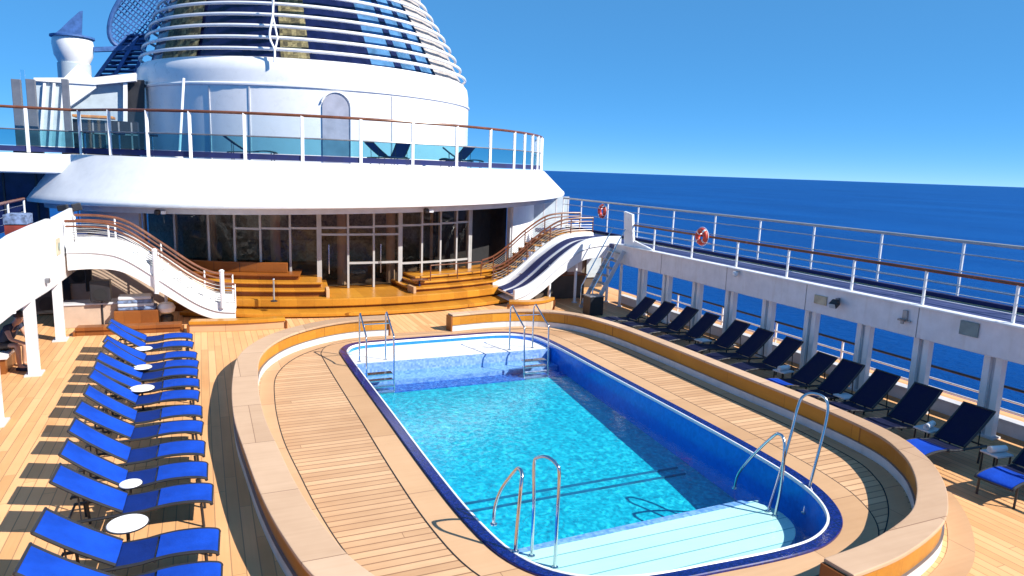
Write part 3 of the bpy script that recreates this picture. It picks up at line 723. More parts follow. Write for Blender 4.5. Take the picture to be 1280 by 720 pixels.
# stage posts with rails
railing('stage_rail', 'thin dark posts and rails on the raised right part of the stage', 'railing', [ringp(a, 10.75, .64) for a in (.20, .30, .40)], .62, (.3,), hand='handrail', post='handrail', pr=.02, hr=.018, wr=.008, wiremat='handrail')
for px, py, lab in ((342, 352, 'slim grey post on the left steps of the stage'),):
    p = at_y(px, py, 21.1); o = MB(); 
    t = thing('rope_post', lab, 'post', (p.x, 21.1, .45))
    o.tube([(0, 0, 0), (0, 0, .62)], .025, 8); o.build('pole', 'steel', t, smooth=True)
    b = MB(); b.lathe([(.1, 0), (.1, .02), (.03, .05)], (0, 0, 0), 16); b.build('base', 'black', t, smooth=True)
    b = MB(); b.lathe([(.03, 0), (.042, .03), (.03, .06)], (0, 0, .62), 12); b.build('finial', 'chrome', t, smooth=True)
t = thing('music_stand', 'small dark stand on the middle of the stage before the doors', 'stand', tuple(at_y(524, 376, 21.9).to_2d())+(.45,))
b = MB(); b.tube([(0, 0, 0), (0, 0, .36)], .03, 8); b.build('pole', 'carpet', t, smooth=True)
b = MB(); b.box((0, 0, .37), (.55, .28, .03)); b.build('tray', 'handrail', t, bevel=.006)
b = MB(); b.lathe([(.14, 0), (.14, .02), (.03, .05)], (0, 0, 0), 14); b.build('base', 'carpet', t, smooth=True)

# glass front
RG = 9.7
front = thing('lounge_front', 'curved dark glass front of the lounge with pale grey frames', 'glass front', (CX, CY-RG, 0))
finv = Matrix.Translation((-CX, -(CY-RG), 0))
def fp(mb, n, mt, par=None, **k):
    o = mb.build(n, mt, None, **k); o.parent = par or front
    o.matrix_parent_inverse = finv if par is None else Matrix.Identity(4)
    if par is not None: o.matrix_parent_inverse = Matrix.Identity(4)
    return o
ZT = 2.98
mull = [182, 220, 262, 294, 326, 363, 399, 435, 467, 500, 527, 550, 570, 588]
ths = [at_ring(px, 310, RG) for px in mull]
def base_z(px): return 1.05 if px < 300 else (.80 if px < 330 else .45 if px < 505 else .84)
for i, (px, th) in enumerate(zip(mull, ths)):
    w_ = .07 if px not in (399, 500) else .15
    p = ringp(th, RG-.02); mb = MB(); mb.box((p.x, p.y, (base_z(px-1)+ZT+zr(p))/2), (w_, .12, ZT+zr(p)-base_z(px-1)), th); fp(mb, 'mullion', 'frame', bevel=.008)
for i in range(len(mull)-1):
    a, b = ths[i], ths[i+1]; zb = base_z((mull[i]+mull[i+1])/2); zt = ZT+zr(ringp((a+b)/2, RG))
    A = [ringp(a+(b-a)*k/4, RG+.02, zb) for k in range(5)]; B = [Vector((p.x, p.y, zt)) for p in A]
    mb = MB(); mb.loft(A, B); fp(mb, 'pane', 'facadeglass')
    levels = []
    px = (mull[i]+mull[i+1])/2
    if px > 280: levels.append(2.42+zr(A[2]))
    if 400 < px < 500: levels.append(2.22)
    if px > 435: levels.append(1.28 if px < 500 else 1.22)
    for lv in levels:
        mb = MB(); mb.sweep([p.to_2d() for p in [ringp(a+(b-a)*k/4, RG-.02) for k in range(5)]], [(-.04, lv-.035), (-.04, lv+.035), (.06, lv+.035), (.06, lv-.035)]); fp(mb, 'transom', 'frame')
mb = MB(); mb.sweep(arc(RG-.02, ths[0], at_ring(640, 300, RG), 40), [(-.06, ZT-.05), (-.06, ZT+.05), (.06, ZT+.05), (.06, ZT-.05)], zf=zr); fp(mb, 'head_rail', 'frame')
# door handles on the middle doors
mb = MB()
for px in (411, 475):
    th = at_ring(px, 315, RG); p = ringp(th, RG+.09); mb.tube([(p.x, p.y, .95), (p.x, p.y, 1.9)], .018, 8)
fp(mb, 'door_handle', 'chrome', smooth=True)
# open doorway frame, white wall, side glass
thR = [at_ring(px, 300, RG) for px in (590, 636, 662, 672, 684)]
p = ringp(thR[1], RG); mb = MB(); mb.box((p.x, p.y, 1.95), (.14, .16, 2.2), thR[1]); fp(mb, 'door_post', 'offwhite', bevel=.01)
mb = MB(); mb.sweep(arc(RG+.03, thR[1], thR[2], 8), [(0, .84), (0, 3.28), (.12, 3.28), (.12, .84)]); fp(mb, 'white_panel', 'white')
mb = MB(); mb.sweep(arc(RG+.03, thR[2]+.004, thR[2]+.45, 12), [(0, .84), (0, 3.32), (.03, 3.32), (.03, .84)]); fp(mb, 'screen_panel', 'screen')
q0 = ringp(thR[2], RG+.02)
for k in range(3):
    mb = MB(); mb.box((q0.x+.33+.62*k, q0.y+.03, 2.1), (.58, .06, 2.5)); fp(mb, 'screen_panel', 'screen')
    mb = MB(); mb.box((q0.x+.645+.62*k, q0.y+.03, 2.1), (.05, .09, 2.5)); fp(mb, 'screen_frame', 'offwhite')
mb = MB(); mb.sweep(arc(RG-.9, thR[0]-.12, thR[1]+.20, 8), [(0, .4), (0, 3.3), (.1, 3.3), (.1, .4)]); fp(mb, 'doorway', 'rubber')  # black sheet painted as the unlit inside of the open door
p = ringp(thR[0]-.02, RG); mb = MB(); mb.box((p.x, p.y, 1.95), (.10, .14, 2.2), thR[0]); fp(mb, 'door_post', 'frame', bevel=.01)
# left white wall
thL = [at_ring(px, 300, RG) for px in (60, 182)]
thl0 = -1.05
mb = MB(); mb.sweep(arc(RG+.03, thl0, ths[0]-.006, 16), [(0, 0), (0, 3.0), (.12, 3.0), (.12, 0)]); fp(mb, 'side_wall', 'offwhite')
mb = MB()
for px in (101, 126):
    p = ringp(at_ring(px, 290, RG), RG+.04); mb.box((p.x, p.y, 2.2), (.03, .05, 1.5))
fp(mb, 'wall_joint', 'greymetal')
# room behind the glass
mb = MB(); mb.sweep(arc(7.4, -1.1, 1.0, 30), [(0, 0), (0, 3.2)], profclosed=False); fp(mb, 'back_wall', 'reflwall')
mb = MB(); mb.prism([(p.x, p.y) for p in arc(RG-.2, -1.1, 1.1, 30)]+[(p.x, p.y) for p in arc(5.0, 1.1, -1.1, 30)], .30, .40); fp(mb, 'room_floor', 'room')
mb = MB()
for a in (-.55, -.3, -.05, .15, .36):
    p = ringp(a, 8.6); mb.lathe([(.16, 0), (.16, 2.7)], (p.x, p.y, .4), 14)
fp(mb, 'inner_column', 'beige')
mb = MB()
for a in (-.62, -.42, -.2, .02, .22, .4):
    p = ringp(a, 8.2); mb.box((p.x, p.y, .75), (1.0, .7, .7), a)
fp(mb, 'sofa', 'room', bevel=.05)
# roof: fascia ring, soffit
RL, RU = 11.15, 10.22
roof = thing('roof_canopy', 'broad white curved canopy over the glass front', 'roof', (CX, CY-RL, 3))
rinv = Matrix.Translation((-CX, -(CY-RL), -3))
def rp(mb, n, mt, **k):
    o = mb.build(n, mt, None, **k); o.parent = roof; o.matrix_parent_inverse = rinv; return o
def ringstrip(prof, a0=-1.62, a1=1.62, n=90, tilt=True):
    mb = MB(); vs = []; q = len(prof)
    for i in range(n+1):
        th = a0+(a1-a0)*i/n
        for R, z, tl in prof:
            p = ringp(th, R); vs.append((p.x, p.y, z+tl*zr(p)))
    fs = [(i*q+j, i*q+j+1, (i+1)*q+j+1, (i+1)*q+j) for i in range(n) for j in range(q-1)]
    return mb.add(vs, fs)
rp(ringstrip([(RL-.12, 3.12, 1), (RL, 3.14, 1), (RL+.02, 3.20, 1), (RL, 3.27, 1), (RL-.07, 3.36, .9), (RU+.04, 4.41, .1), (RU-.02, 4.48, 0), (RU-.2, 4.50, 0)]), 'fascia', 'white', smooth=True)
rp(ringstrip([(RL-.12, 3.12, 1), (RL-.42, 3.10, 1), (RL-.42, 2.94, 1), (RG-.5, 2.96, 1), (RG-4.5, 2.96, 1)]), 'soffit', 'white', smooth=True)
rp(ringstrip([(RL-.42, 2.93, 1), (RL-.40, 3.12, 1)]), 'drip_edge', 'offwhite')
# small lamp under the lip
for px, lab in ((196, 'small black and white lamp under the left lip of the canopy'), (533, 'small dark lamp under the canopy above the doors')):
    th = at_ring(px, 250, RL-.25); p = ringp(th, RL-.25, 3.03+zr(ringp(th, RL-.25)))
    t = thing('canopy_lamp', lab, 'lamp', tuple(p), group='lamps under the canopy')
    mb = MB(); mb.lathe([(.05, .04), (.09, 0), (.09, -.08), (.06, -.12)], (0, 0, 0), 14); mb.build('housing', 'black', t, smooth=True)
    mb = MB(); mb.box((.16, 0, -.05), (.14, .12, .10)); mb.build('box', 'whiteclean', t, bevel=.01)

# ------------------------------------------------------------------ sun deck
LX = -9.5; thJ = -.98; J = ringp(thJ, RU)
outl = [ringp(thJ+(1.62-thJ)*i/80, RU-.15).to_2d() for i in range(81)]
mb = MB(); mb.prism([(p.x, p.y) for p in outl]+[(15.2, 44), (LX, 44), (LX, J.y)], 4.30, 4.47); setting(mb.build('sun_deck', 'walkblue'))
edge = thing('deck_edge', 'white deck edge running left above the dark side windows', 'deck edge', (LX, J.y, 3.9))
mb = MB(); mb.box(((LX+J.x)/2, J.y-.02, 4.18), (J.x-LX+.3, .16, .60)); o = mb.build('band', 'white', None, bevel=.02); o.parent = edge; o.matrix_parent_inverse = Matrix.Translation((-LX, -J.y, -3.9))
mb = MB(); mb.box(((LX+J.x)/2-.5, J.y+.75, 3.87), (J.x-LX+.3, 1.5, .05)); o = mb.build('soffit', 'white', None); o.parent = edge; o.matrix_parent_inverse = Matrix.Translation((-LX, -J.y, -3.9))
sw = thing('side_windows', 'dark glass side wall below the white deck edge at the left', 'window', (-7, J.y+.8, 2))
mb = MB(); mb.box((-7.0, J.y+.9, 2.85), (4.6, .1, 2.0)); o = mb.build('pane', 'navyglass', None); o.parent = sw; o.matrix_parent_inverse = Matrix.Translation((7, -(J.y+.8), -2))
mb = MB()
for x in (-8.6, -7.7, -6.8, -5.9, -5.0): mb.box((x, J.y+.83, 2.85), (.05, .06, 2.0))
o = mb.build('frame', 'black', None); o.parent = sw; o.matrix_parent_inverse = Matrix.Translation((7, -(J.y+.8), -2))

# balustrade round the sun deck
RB = RU-.12
bal = thing('glass_balustrade', 'tall glass balustrade with white posts round the sun deck edge', 'railing', (CX, CY-RB, 4.5)); binv = Matrix.Translation((-CX, -(CY-RB), -4.5))
def bp(mb, n, mt, **k):
    o = mb.build(n, mt, None, **k); o.parent = bal; o.matrix_parent_inverse = binv; return o
pth = [at_ring(px, 180, RB) for px in (138, 185, 238, 306, 378, 451, 516, 571, 613, 643)]
last = pth[-1]; pth += [last+.09*(k+1) for k in range(8)]
bpts = [Vector((x, J.y+.1, 4.5)) for x in (-8.6, -7.2, -5.9, -5.0)] + [ringp(th, RB, 4.5) for th in [thJ+.02]+pth]
BH = 1.40
for p in bpts:
    mb = MB(); mb.box((p.x, p.y, 4.5+BH/2), (.10, .07, BH)); bp(mb, 'post', 'white', bevel=.01)
full = [Vector((x, J.y+.1, 4.5)) for x in (-8.6, -7.2, -5.9, -5.0, J.x)] + [ringp(thJ+.02+(pth[-1]-thJ-.02)*i/70, RB, 4.5) for i in range(71)]
mb = MB(); mb.tube([p+Vector((0, 0, BH)) for p in full], .045, 8); bp(mb, 'handrail', 'handrail', smooth=True)
mb = MB(); mb.tube([p+Vector((0, 0, .72)) for p in full], .022, 8); bp(mb, 'mid_rail', 'greymetal', smooth=True)
mb = MB(); mb.loft([p+Vector((0, 0, .03)) for p in full], [p+Vector((0, 0, .20)) for p in full]); bp(mb, 'kick_strip', 'carpet')
for i in range(len(bpts)-1):
    a, b = bpts[i], bpts[i+1]; mb = MB()
    mb.plate([a+Vector((0, 0, .74)), b+Vector((0, 0, .74)), b+Vector((0, 0, BH-.06)), a+Vector((0, 0, BH-.06))], (0, .012, 0)); bp(mb, 'pane', 'pane')
    mb = MB(); mb.plate([a+Vector((0, 0, .22)), b+Vector((0, 0, .22)), b+Vector((0, 0, .70)), a+Vector((0, 0, .70))], (0, .012, 0)); bp(mb, 'lower_pane', 'tealpane')
# loungers and chairs seen through the glass
sg = 'sun loungers on the sun deck behind glass'
for k, (px, y, lab) in enumerate([(345, 25.8, 'blue lounger behind the balustrade near the arched doorway'), (488, 26.2, 'left blue lounger of the pair behind the balustrade'), (505, 26.6, 'right blue lounger of the pair behind the balustrade'), (556, 26.6, 'blue lounger behind the right part of the balustrade'), (604, 27.5, 'rightmost blue lounger behind the balustrade')]):
    p = at_y(px, 190, y); dup(L0, (p.x, y, 4.47), random.uniform(-.6, .6)+PI/2*(k % 2), lab, sg)

# ------------------------------------------------------------------ funnel
FX, FY = 5.0, 35.2
fun = thing('ship_funnel', 'big white funnel base wrapped in curved white louvre rings', 'funnel', (FX, FY, 4.47)); uinv = Matrix.Translation((-FX, -FY, -4.47))
def up_(mb, n, mt, par=None, **k):
    o = mb.build(n, mt, None, **k)
    o.parent = par or fun; o.matrix_parent_inverse = uinv if par is None else Matrix.Identity(4); return o
mb = MB(); mb.lathe([(7.42, 4.47), (7.42, 7.2), (7.40, 7.8), (7.34, 8.13), (7.2, 8.30), (6.9, 8.36)], (FX, FY, 0), 96); up_(mb, 'drum', 'whiteclean', smooth=True)
def RF(z): return 7.18-.42*(z-8.7)-.03*(z-8.7)**2
def FXc(z): return FX-.12*(z-8.7)
for k in range(10):
    z = 8.60+.44*k; mb = MB(); n = 96; R = RF(z); vs = []
    mb.tube([(FXc(z)+R*math.cos(2*PI*i/n), FY+R*math.sin(2*PI*i/n), z) for i in range(n)], .064, 8, True); up_(mb, 'louvre_ring', 'whiteclean', smooth=True)
for i in range(4):
    a = PI/2+(i-1.5)*.7; mb = MB()
    mb.tube([(FXc(z)+(RF(z)-.15)*math.cos(a), FY+(RF(z)-.15)*math.sin(a), z) for z in (8.3, 9.2, 10.2, 11.2, 12.2, 12.8)], .03, 6)
    up_(mb, 'ring_support', 'offwhite', smooth=True)
def funnel_screen(p0, p1, R, mt, name):
    a0 = at_ring(p0, 50, R, FX, FY) if p0 > 9 else p0; a1 = at_ring(p1, 50, R, FX, FY) if p1 > 9 else p1; mb = MB(); n = 10; L = []
    for z, sc in ((8.3, 1.02), (9.1, .968), (9.9, .922), (10.7, .866), (11.5, .802), (12.4, .727)):
        L.append([ringp(a0+(a1-a0)*i/n, R*sc, z, FXc(z), FY) for i in range(n+1)])
    for A, B in zip(L[:-1], L[1:]): mb.loft(A, B)
    up_(mb, name, mt, smooth=True)
funnel_screen(-2.4, 462, 6.82, 'navyglass', 'casing')
funnel_screen(203, 246, 6.87, 'olive', 'mesh_panel')
funnel_screen(350, 386, 6.87, 'olive', 'mesh_panel')
funnel_screen(462, 492, 6.82, 'bluepane', 'blue_screen')
funnel_screen(492, 500, 6.86, 'navyglass', 'screen_post')
funnel_screen(500, 518, 6.82, 'bluepane', 'blue_screen')
funnel_screen(518, 524, 6.86, 'navyglass', 'screen_post')
funnel_screen(524, 541, 6.82, 'bluepane', 'blue_screen')
funnel_screen(541, 2.4, 6.95, 'beige2', 'pale_screen')
for x, y, r, mt in ((8.4, 36.5, .5, 'navyglass'), (7.4, 37.2, .3, 'mast')):
    mb = MB(); mb.lathe([(r, 8.3), (r, 12.0 if r < .4 else 11.4), (r*.8, 12.6)], (x, y, 0), 20); up_(mb, 'exhaust_pipe', mt, smooth=True)
p, q = at_y(440, 15, 30.0), at_y(467, 88, 29.2); mb = MB(); mb.tube([p, q], .05, 6); up_(mb, 'strut', 'offwhite', smooth=True)
mb = MB(); mb.tube(spline([at_y(341, 0, 28.6), at_y(341, 18, 28.4), at_y(337, 45, 28.2), at_y(343, 62, 28.1), at_y(343, 78, 28.05)], 6), .04, 6); mb.tube([at_y(342, -8, 28.55), at_y(341, 20, 28.45), at_y(347, 48, 28.2), at_y(344, 62, 28.1)], .035, 6); up_(mb, 'cable', 'whiteclean', smooth=True)
# arched doorway in the drum
tha = at_ring(420, 150, 7.42, FX, FY)
def drum_plate(th0, w, h, zb, R, arch=True):
    pts = [(-w/2, 0), (w/2, 0), (w/2, h-w/2)]+[(w/2*math.cos(a*PI/12), h-w/2+w/2*math.sin(a*PI/12)) for a in range(1, 12)]+[(-w/2, h-w/2)]
    return [Vector((FX+R*math.sin(th0)+u*math.cos(th0), FY-R*math.cos(th0)+u*math.sin(th0), zb+v)) for u, v in pts]
dr = Vector((math.sin(tha), -math.cos(tha), 0))
mb = MB(); mb.plate(drum_plate(tha, 1.02, 2.62, 4.48, 7.40), dr*.045); door = up_(mb, 'door', 'archshade')
fr_pts = drum_plate(tha, 1.10, 2.68, 4.48, 7.46)[1:-1]; mb = MB(); mb.tube([fr_pts[0]*1.0]+fr_pts[1:], .035, 8); up_(mb, 'door_frame', 'whiteclean', smooth=True)
# drum seams and pilasters
for px in (262, 312, 490):
    th = at_ring(px, 130, 7.42, FX, FY); pp = ringp(th, 7.42, 0, FX, FY); mb = MB(); mb.box((pp.x, pp.y, 5.8), (.05, .05, 2.8), th)
    up_(mb, 'seam', 'offwhite')
mb = MB(); mb.lathe([(7.43, 7.22), (7.47, 7.26), (7.47, 7.32), (7.43, 7.36)], (FX, FY, 0), 96); up_(mb, 'moulding', 'whiteclean', smooth=True)
# small white flood box on the drum
t = thing('flagpole', 'thin white pole leaning against the left of the funnel drum', 'pole', tuple(at_y(222, 160, 27.2).to_2d())+(4.47,))
b = MB(); b.tube([(0, 0, 0), (.25, .35, 2.75)], .05, 8); b.build('shaft', 'whiteclean', t, smooth=True)
b = MB(); b.lathe([(.14, 0), (.14, .05), (.06, .12)], (0, 0, 0), 12); b.build('base', 'whiteclean', t, smooth=True)

# ------------------------------------------------------------------ left upper background
YB = 38.0
p = at_y(92, 70, YB)
rt = thing('radar_tower', 'white domed radar tower with a blue fin left of the funnel', 'tower', (p.x, YB, 4.47))
zc = p.z-4.47
b = MB(); b.lathe([(.66, 0), (.66, zc-.35), (.50, zc-.3)], n=28); b.build('shaft', 'screen', rt, smooth=True)
b = MB(); b.lathe([(.55, -.45), (.76, .0), (.82, .5), (.78, .75)], (0, 0, zc), 32); b.build('drum', 'white', rt, smooth=True)
b = MB(); b.lathe([(.88, .76), (.88, .84), (.3, .88)], (0, 0, zc), 32); b.build('cap_plate', 'mast', rt, smooth=True)
b = MB(); b.plate([(-.72, 0, zc+.86), (.36, 0, zc+.86), (.46, 0, zc+2.0), (.34, 0, zc+1.95), (-.1, 0, zc+1.5), (-.45, 0, zc+1.1)], (0, .12, 0)); b.build('fin', 'mast', rt)
b = MB(); b.beam((.8, 0, zc+.35), (2.7, .1, zc+.62), .3, .2); b.build('arm', 'mast', rt)
lm = thing('lattice_mast', 'sloping blue lattice mast between radar tower and funnel', 'mast', (at_y(140, 90, YB).x, YB, 4.47))
x0 = at_y(140, 90, YB).x
def rel(px, py, dy=0): v = at_y(px, py, YB+dy); return (v.x-x0, dy, v.z-4.47)
b = MB()
for a_, b_ in (((118, 100), (158, 45)), ((140, 100), (172, 45)), ((166, 100), (186, 45))):
    for dy in (0, .9): b.beam(rel(*a_, dy), rel(*b_, dy), .14, .14)
b.build('leg', 'mast', lm)
b = MB()
for k in range(11):
    f = k/10; 
    b.beam(rel(118+40*f, 100-55*f, .45), rel(166+20*f, 100-55*f, .45), .9, .07, (0, 0, 1))
    b.build('rung', 'mast', lm); b = MB()

b = MB()
for k in range(4):
    f = k/4; b.beam(rel(120+40*f, 98-55*f, .4), rel(168+18*(f+.25), 98-55*(f+.25), .4), .06, .06)
b.build('brace', 'mast', lm)
dsh = thing('mesh_dish', 'big oval blue mesh dish behind the left of the funnel', 'dish', (at_y(176, 12, YB).x, YB, at_y(176, 12, YB).z))
ev, eu = Vector((.62, 0, .9)).normalized(), Vector((.9, .25, -.62)).normalized()
el = [ev*2.0*math.cos(a*PI/18)+eu*.86*math.sin(a*PI/18) for a in range(36)]
b = MB(); b.tube(el, .10, 8, True); b.build('rim', 'mast', dsh, smooth=True)
b = MB()
for k in range(-9, 10):
    s_ = k/10; h_ = math.sqrt(1-s_*s_); b.tube([ev*2.0*s_-eu*.86*h_, ev*2.0*s_+Vector((0, .35*h_, 0)), ev*2.0*s_+eu*.86*h_], .035, 5)
for k in range(-5, 6):
    s_ = k/6; h_ = math.sqrt(1-s_*s_); b.tube([eu*.86*s_-ev*2.0*h_, eu*.86*s_+Vector((0, .35*h_, 0)), eu*.86*s_+ev*2.0*h_], .03, 5)
b.build('mesh', 'mast', dsh, smooth=True)
b = MB(); b.tube([(-.4, .3, -1.6), (-.9, .5, -2.6)], .12, 8); b.build('arm', 'mast', dsh, smooth=True)
# white pavilion with peaked roof, grey screens
YP = 31.5
pv = thing('pavilion', 'white pavilion with a peaked front and pale grey glass screens', 'pavilion', (at_y(120, 150, YP).x, YP, 4.47)); px0 = at_y(120, 150, YP).x
def pr_(px, py, dy=0): v = at_y(px, py, YP+dy); return Vector((v.x-px0, dy, v.z-4.47))
b = MB(); b.plate([pr_(42, 97), pr_(80, 97), pr_(97, 80), pr_(115, 97), pr_(170, 91), pr_(170, 101), pr_(118, 106), pr_(42, 101)], (0, .5, 0)); b.build('roof_band', 'white', pv)
b = MB(); b.plate([pr_(84, 100, .05), pr_(120, 104, .05), pr_(120, 110, .05), pr_(86, 134, .05), pr_(84, 190, .05)], (0, .3, 0)); b.build('gable_wall', 'white', pv)
b = MB(); b.plate([pr_(119, 106, .32), pr_(155, 103, .32), pr_(155, 190, .32), pr_(86, 190, .32), pr_(88, 132, .32)], (0, .06, 0)); b.build('screen', 'screen', pv)
b = MB(); b.plate([pr_(44, 101, .12), pr_(84, 103, .12), pr_(84, 190, .12), pr_(44, 190, .12)], (0, .06, 0)); b.build('screen', 'screen', pv)
b = MB(); b.plate([pr_(154, 103, .1), pr_(159, 103, .1), pr_(159, 190, .1), pr_(154, 190, .1)], (0, .2, 0)); b.build('post', 'white', pv)
b = MB()
for k in range(3): b.beam(pr_(50+12*k, 190, .05), pr_(56+12*k, 104, .05), .12, .08)
b.build('drape', 'white', pv)
b = MB(); b.plate([pr_(159, 100, .6), pr_(180, 100, .6), pr_(180, 190, .6), pr_(159, 190, .6)], (0, .4, 0)); b.build('dark_bay', 'black', pv)
# wind screen posts
for px, yy, lab in ((20, 27.6, 'dark grey wind screen post at the far left of the sun deck'), (38, 27.6, 'dark grey wind screen post second from the left'), (81, 27.6, 'brown grey wind screen post beside the pavilion gable')):
    v = at_y(px, 99, yy); t = thing('screen_post', lab, 'post', (v.x, yy, 4.47), group='wind screen posts on the sun deck')
    b = MB(); b.box((0, 0, (v.z-4.47)/2), (.26 if px < 50 else .2, .16, v.z-4.47)); b.build('shaft', 'greymetal', t, bevel=.02)
    b = MB(); b.box((0, 0, .03), (.42, .3, .06)); b.build('base', 'black', t)
a, c_ = at_y(22, 110, 27.6), at_y(37, 110, 27.6)
b = MB(); b.box(((a.x+c_.x)/2, 27.6, 5.9), (c_.x-a.x-.2, .03, 2.4)); tag(b.build('wind_screen', 'pane'), 'clear glass wind screen between the two leftmost posts', 'wind screen')
# bar counter behind the rail
v0, v1 = at_y(92, 145, 28.3), at_y(172, 145, 28.3)
br = thing('bar_counter', 'dark bar counter with orange wooden top behind the balustrade', 'bar counter', ((v0.x+v1.x)/2, 28.3, 4.47))
L_ = v1.x-v0.x
b = MB(); b.box((0, 0, .6), (L_, .6, 1.2)); b.build('body', 'black', br)
b = MB(); b.box((-.35, -.05, 1.30), (L_*.62, .8, .09)); b.build('top', 'orangetop', br, bevel=.02)
b = MB()
for k in range(5): b.box((-L_/2+.2+k*L_/5, -.305, .62), (.05, .02, 1.1))
b.box((0, -.305, .75), (L_, .02, .05)); b.build('trim', 'steel', br)
for k, lab in enumerate(('dark bar stool at the left of the bar counter', 'dark bar stool in the middle before the bar counter', 'dark bar stool at the right of the bar counter')):
    t = thing('bar_stool', lab, 'bar stool', (v0.x+.4+k*1.0, 27.5, 4.47), group='bar stools before the counter')
    b = MB(); b.lathe([(.17, 0), (.19, .03), (.18, .07)], (0, 0, .72), 18); b.build('seat', 'navyshade', t, smooth=True)
    b = MB(); b.tube([(0, 0, 0), (0, 0, .73)], .03, 8); b.build('pedestal', 'chrome', t, smooth=True)
    b = MB(); b.lathe([(.2, 0), (.2, .02), (.04, .05)], (0, 0, 0), 18); b.build('base', 'chrome', t, smooth=True)

# ------------------------------------------------------------------ curved stairs
def stair(name, label, xs, zs, y0, y1, striped, flip):
    """arched ramp stair running across the ship; xs, zs give the line of the tread surface"""
    path = spline([(x, 0, z) for x, z in zip(xs, zs)], 6)
    t = thing(name, label, 'staircase', (xs[-1], (y0+y1)/2, 0), group='curved white staircases down to the stage'); inv = Matrix.Translation((-xs[-1], -(y0+y1)/2, 0))
    def put(mb, n, mt, **k):
        o = mb.build(n, mt, None, **k); o.parent = t; o.matrix_parent_inverse = inv; return o
    def string(y, w, up, dn, n, mt='whiteclean'):
        mb = MB(); vs = []
        for i, p in enumerate(path):
            f = i/(len(path)-1); dd = dn*(1-.45*f)
            vs += [(p.x, y, p.z+up), (p.x, y+w, p.z+up), (p.x, y+w, max(0.02, p.z-dd)), (p.x, y, max(0.02, p.z-dd))]
        fs = [(i*4+j, i*4+(j+1) % 4, (i+1)*4+(j+1) % 4, (i+1)*4+j) for i in range(len(path)-1) for j in range(4)]
        k = len(path)-1; fs += [(0, 3, 2, 1), (k*4, k*4+1, k*4+2, k*4+3)]
        mb.add(vs, fs); return put(mb, n, mt, bevel=.02, smooth=True)
    string(y0, .14, .18 if striped else .12, .58, 'front_string'); string(y1-.14, .14, .12, .4, 'back_string')
    # moulded bead along the front string
    mb = MB(); mb.tube([(p.x, y0-.01, p.z-.12) for p in path], .025, 6); put(mb, 'bead', 'offwhite', smooth=True)
    mb = MB(); mb.loft([(p.x, y0+.14, p.z-.25) for p in path], [(p.x, y1-.14, p.z-.25) for p in path]); put(mb, 'soffit', 'white')
    L = len(path)-1; nst = 0 if striped else 15
    for k in range(nst):
        f = k/nst*L; i = int(f); p = path[i]+(path[min(i+1, L)]-path[i])*(f-i)
        f2 = (k+1)/nst*L; i2 = min(int(f2), L); q = path[i2]+(path[min(i2+1, L)]-path[i2])*(f2-i2)
        mb = MB(); mb.box(((p.x+q.x)/2, (y0+y1)/2, p.z-.06), (abs(q.x-p.x)+.03, y1-y0-.29, .12)); put(mb, 'tread', 'whiteclean')
        if False:
            for yy, ww in ():
                mb = MB(); mb.box(((p.x+q.x)/2, y0+(y1-y0)*yy, p.z+.006), (abs(q.x-p.x)+.034, (y1-y0)*ww, .012)); mb.box(((q.x), y0+(y1-y0)*yy, p.z-.06), (.05, (y1-y0)*ww, .125)); put(mb, 'runner', 'carpet')
    if striped:
        n = len(path)-1
        for yy, ww in striped:
            ya, yb_ = y0+(y1-y0)*(yy-ww/2), y0+(y1-y0)*(yy+ww/2); mb = MB()
            vs = []
            for p in path: vs += [(p.x, ya, p.z+.012), (p.x, yb_, p.z+.012), (p.x, yb_, p.z+.05), (p.x, ya, p.z+.05)]
            mb.add(vs, [(i*4+j, i*4+(j+1) % 4, (i+1)*4+(j+1) % 4, (i+1)*4+j) for i in range(n) for j in range(4)]+[(0, 3, 2, 1), (n*4, n*4+1, n*4+2, n*4+3)])
            put(mb, 'runner', 'carpet', smooth=True)
        mb = MB(); vs = []
        for p in path: vs += [(p.x, y0+.13, p.z-.05), (p.x, y1-.13, p.z-.05), (p.x, y1-.13, p.z+.012), (p.x, y0+.13, p.z+.012)]
        mb.add(vs, [(i*4+j, i*4+(j+1) % 4, (i+1)*4+(j+1) % 4, (i+1)*4+j) for i in range(n) for j in range(4)]+[(0, 3, 2, 1), (n*4, n*4+1, n*4+2, n*4+3)])
        put(mb, 'ramp', 'whiteclean', smooth=True)
    return t, path, put
xsL = [-3.15, -2.5, -1.9, -1.1, -.3, .25, .75]; zsL = [2.18, 2.16, 2.0, 1.42, .80, .52, .45]
tL, pathL, putL = stair('curved_stair', 'curved white staircase at the left with brown handrails', xsL, zsL, 20.35, 22.0, None, 0)
xsR = [13.3, 12.5, 11.8, 11.0, 10.3, 9.75, 9.3]; zsR = [2.16, 2.14, 2.0, 1.5, .92, .55, .40]
tR, pathR, putR = stair('curved_stair', 'curved white staircase with navy runners on the sea side', xsR, zsR, 20.55, 22.6, [(.26, .19), (.60, .22)], 1)
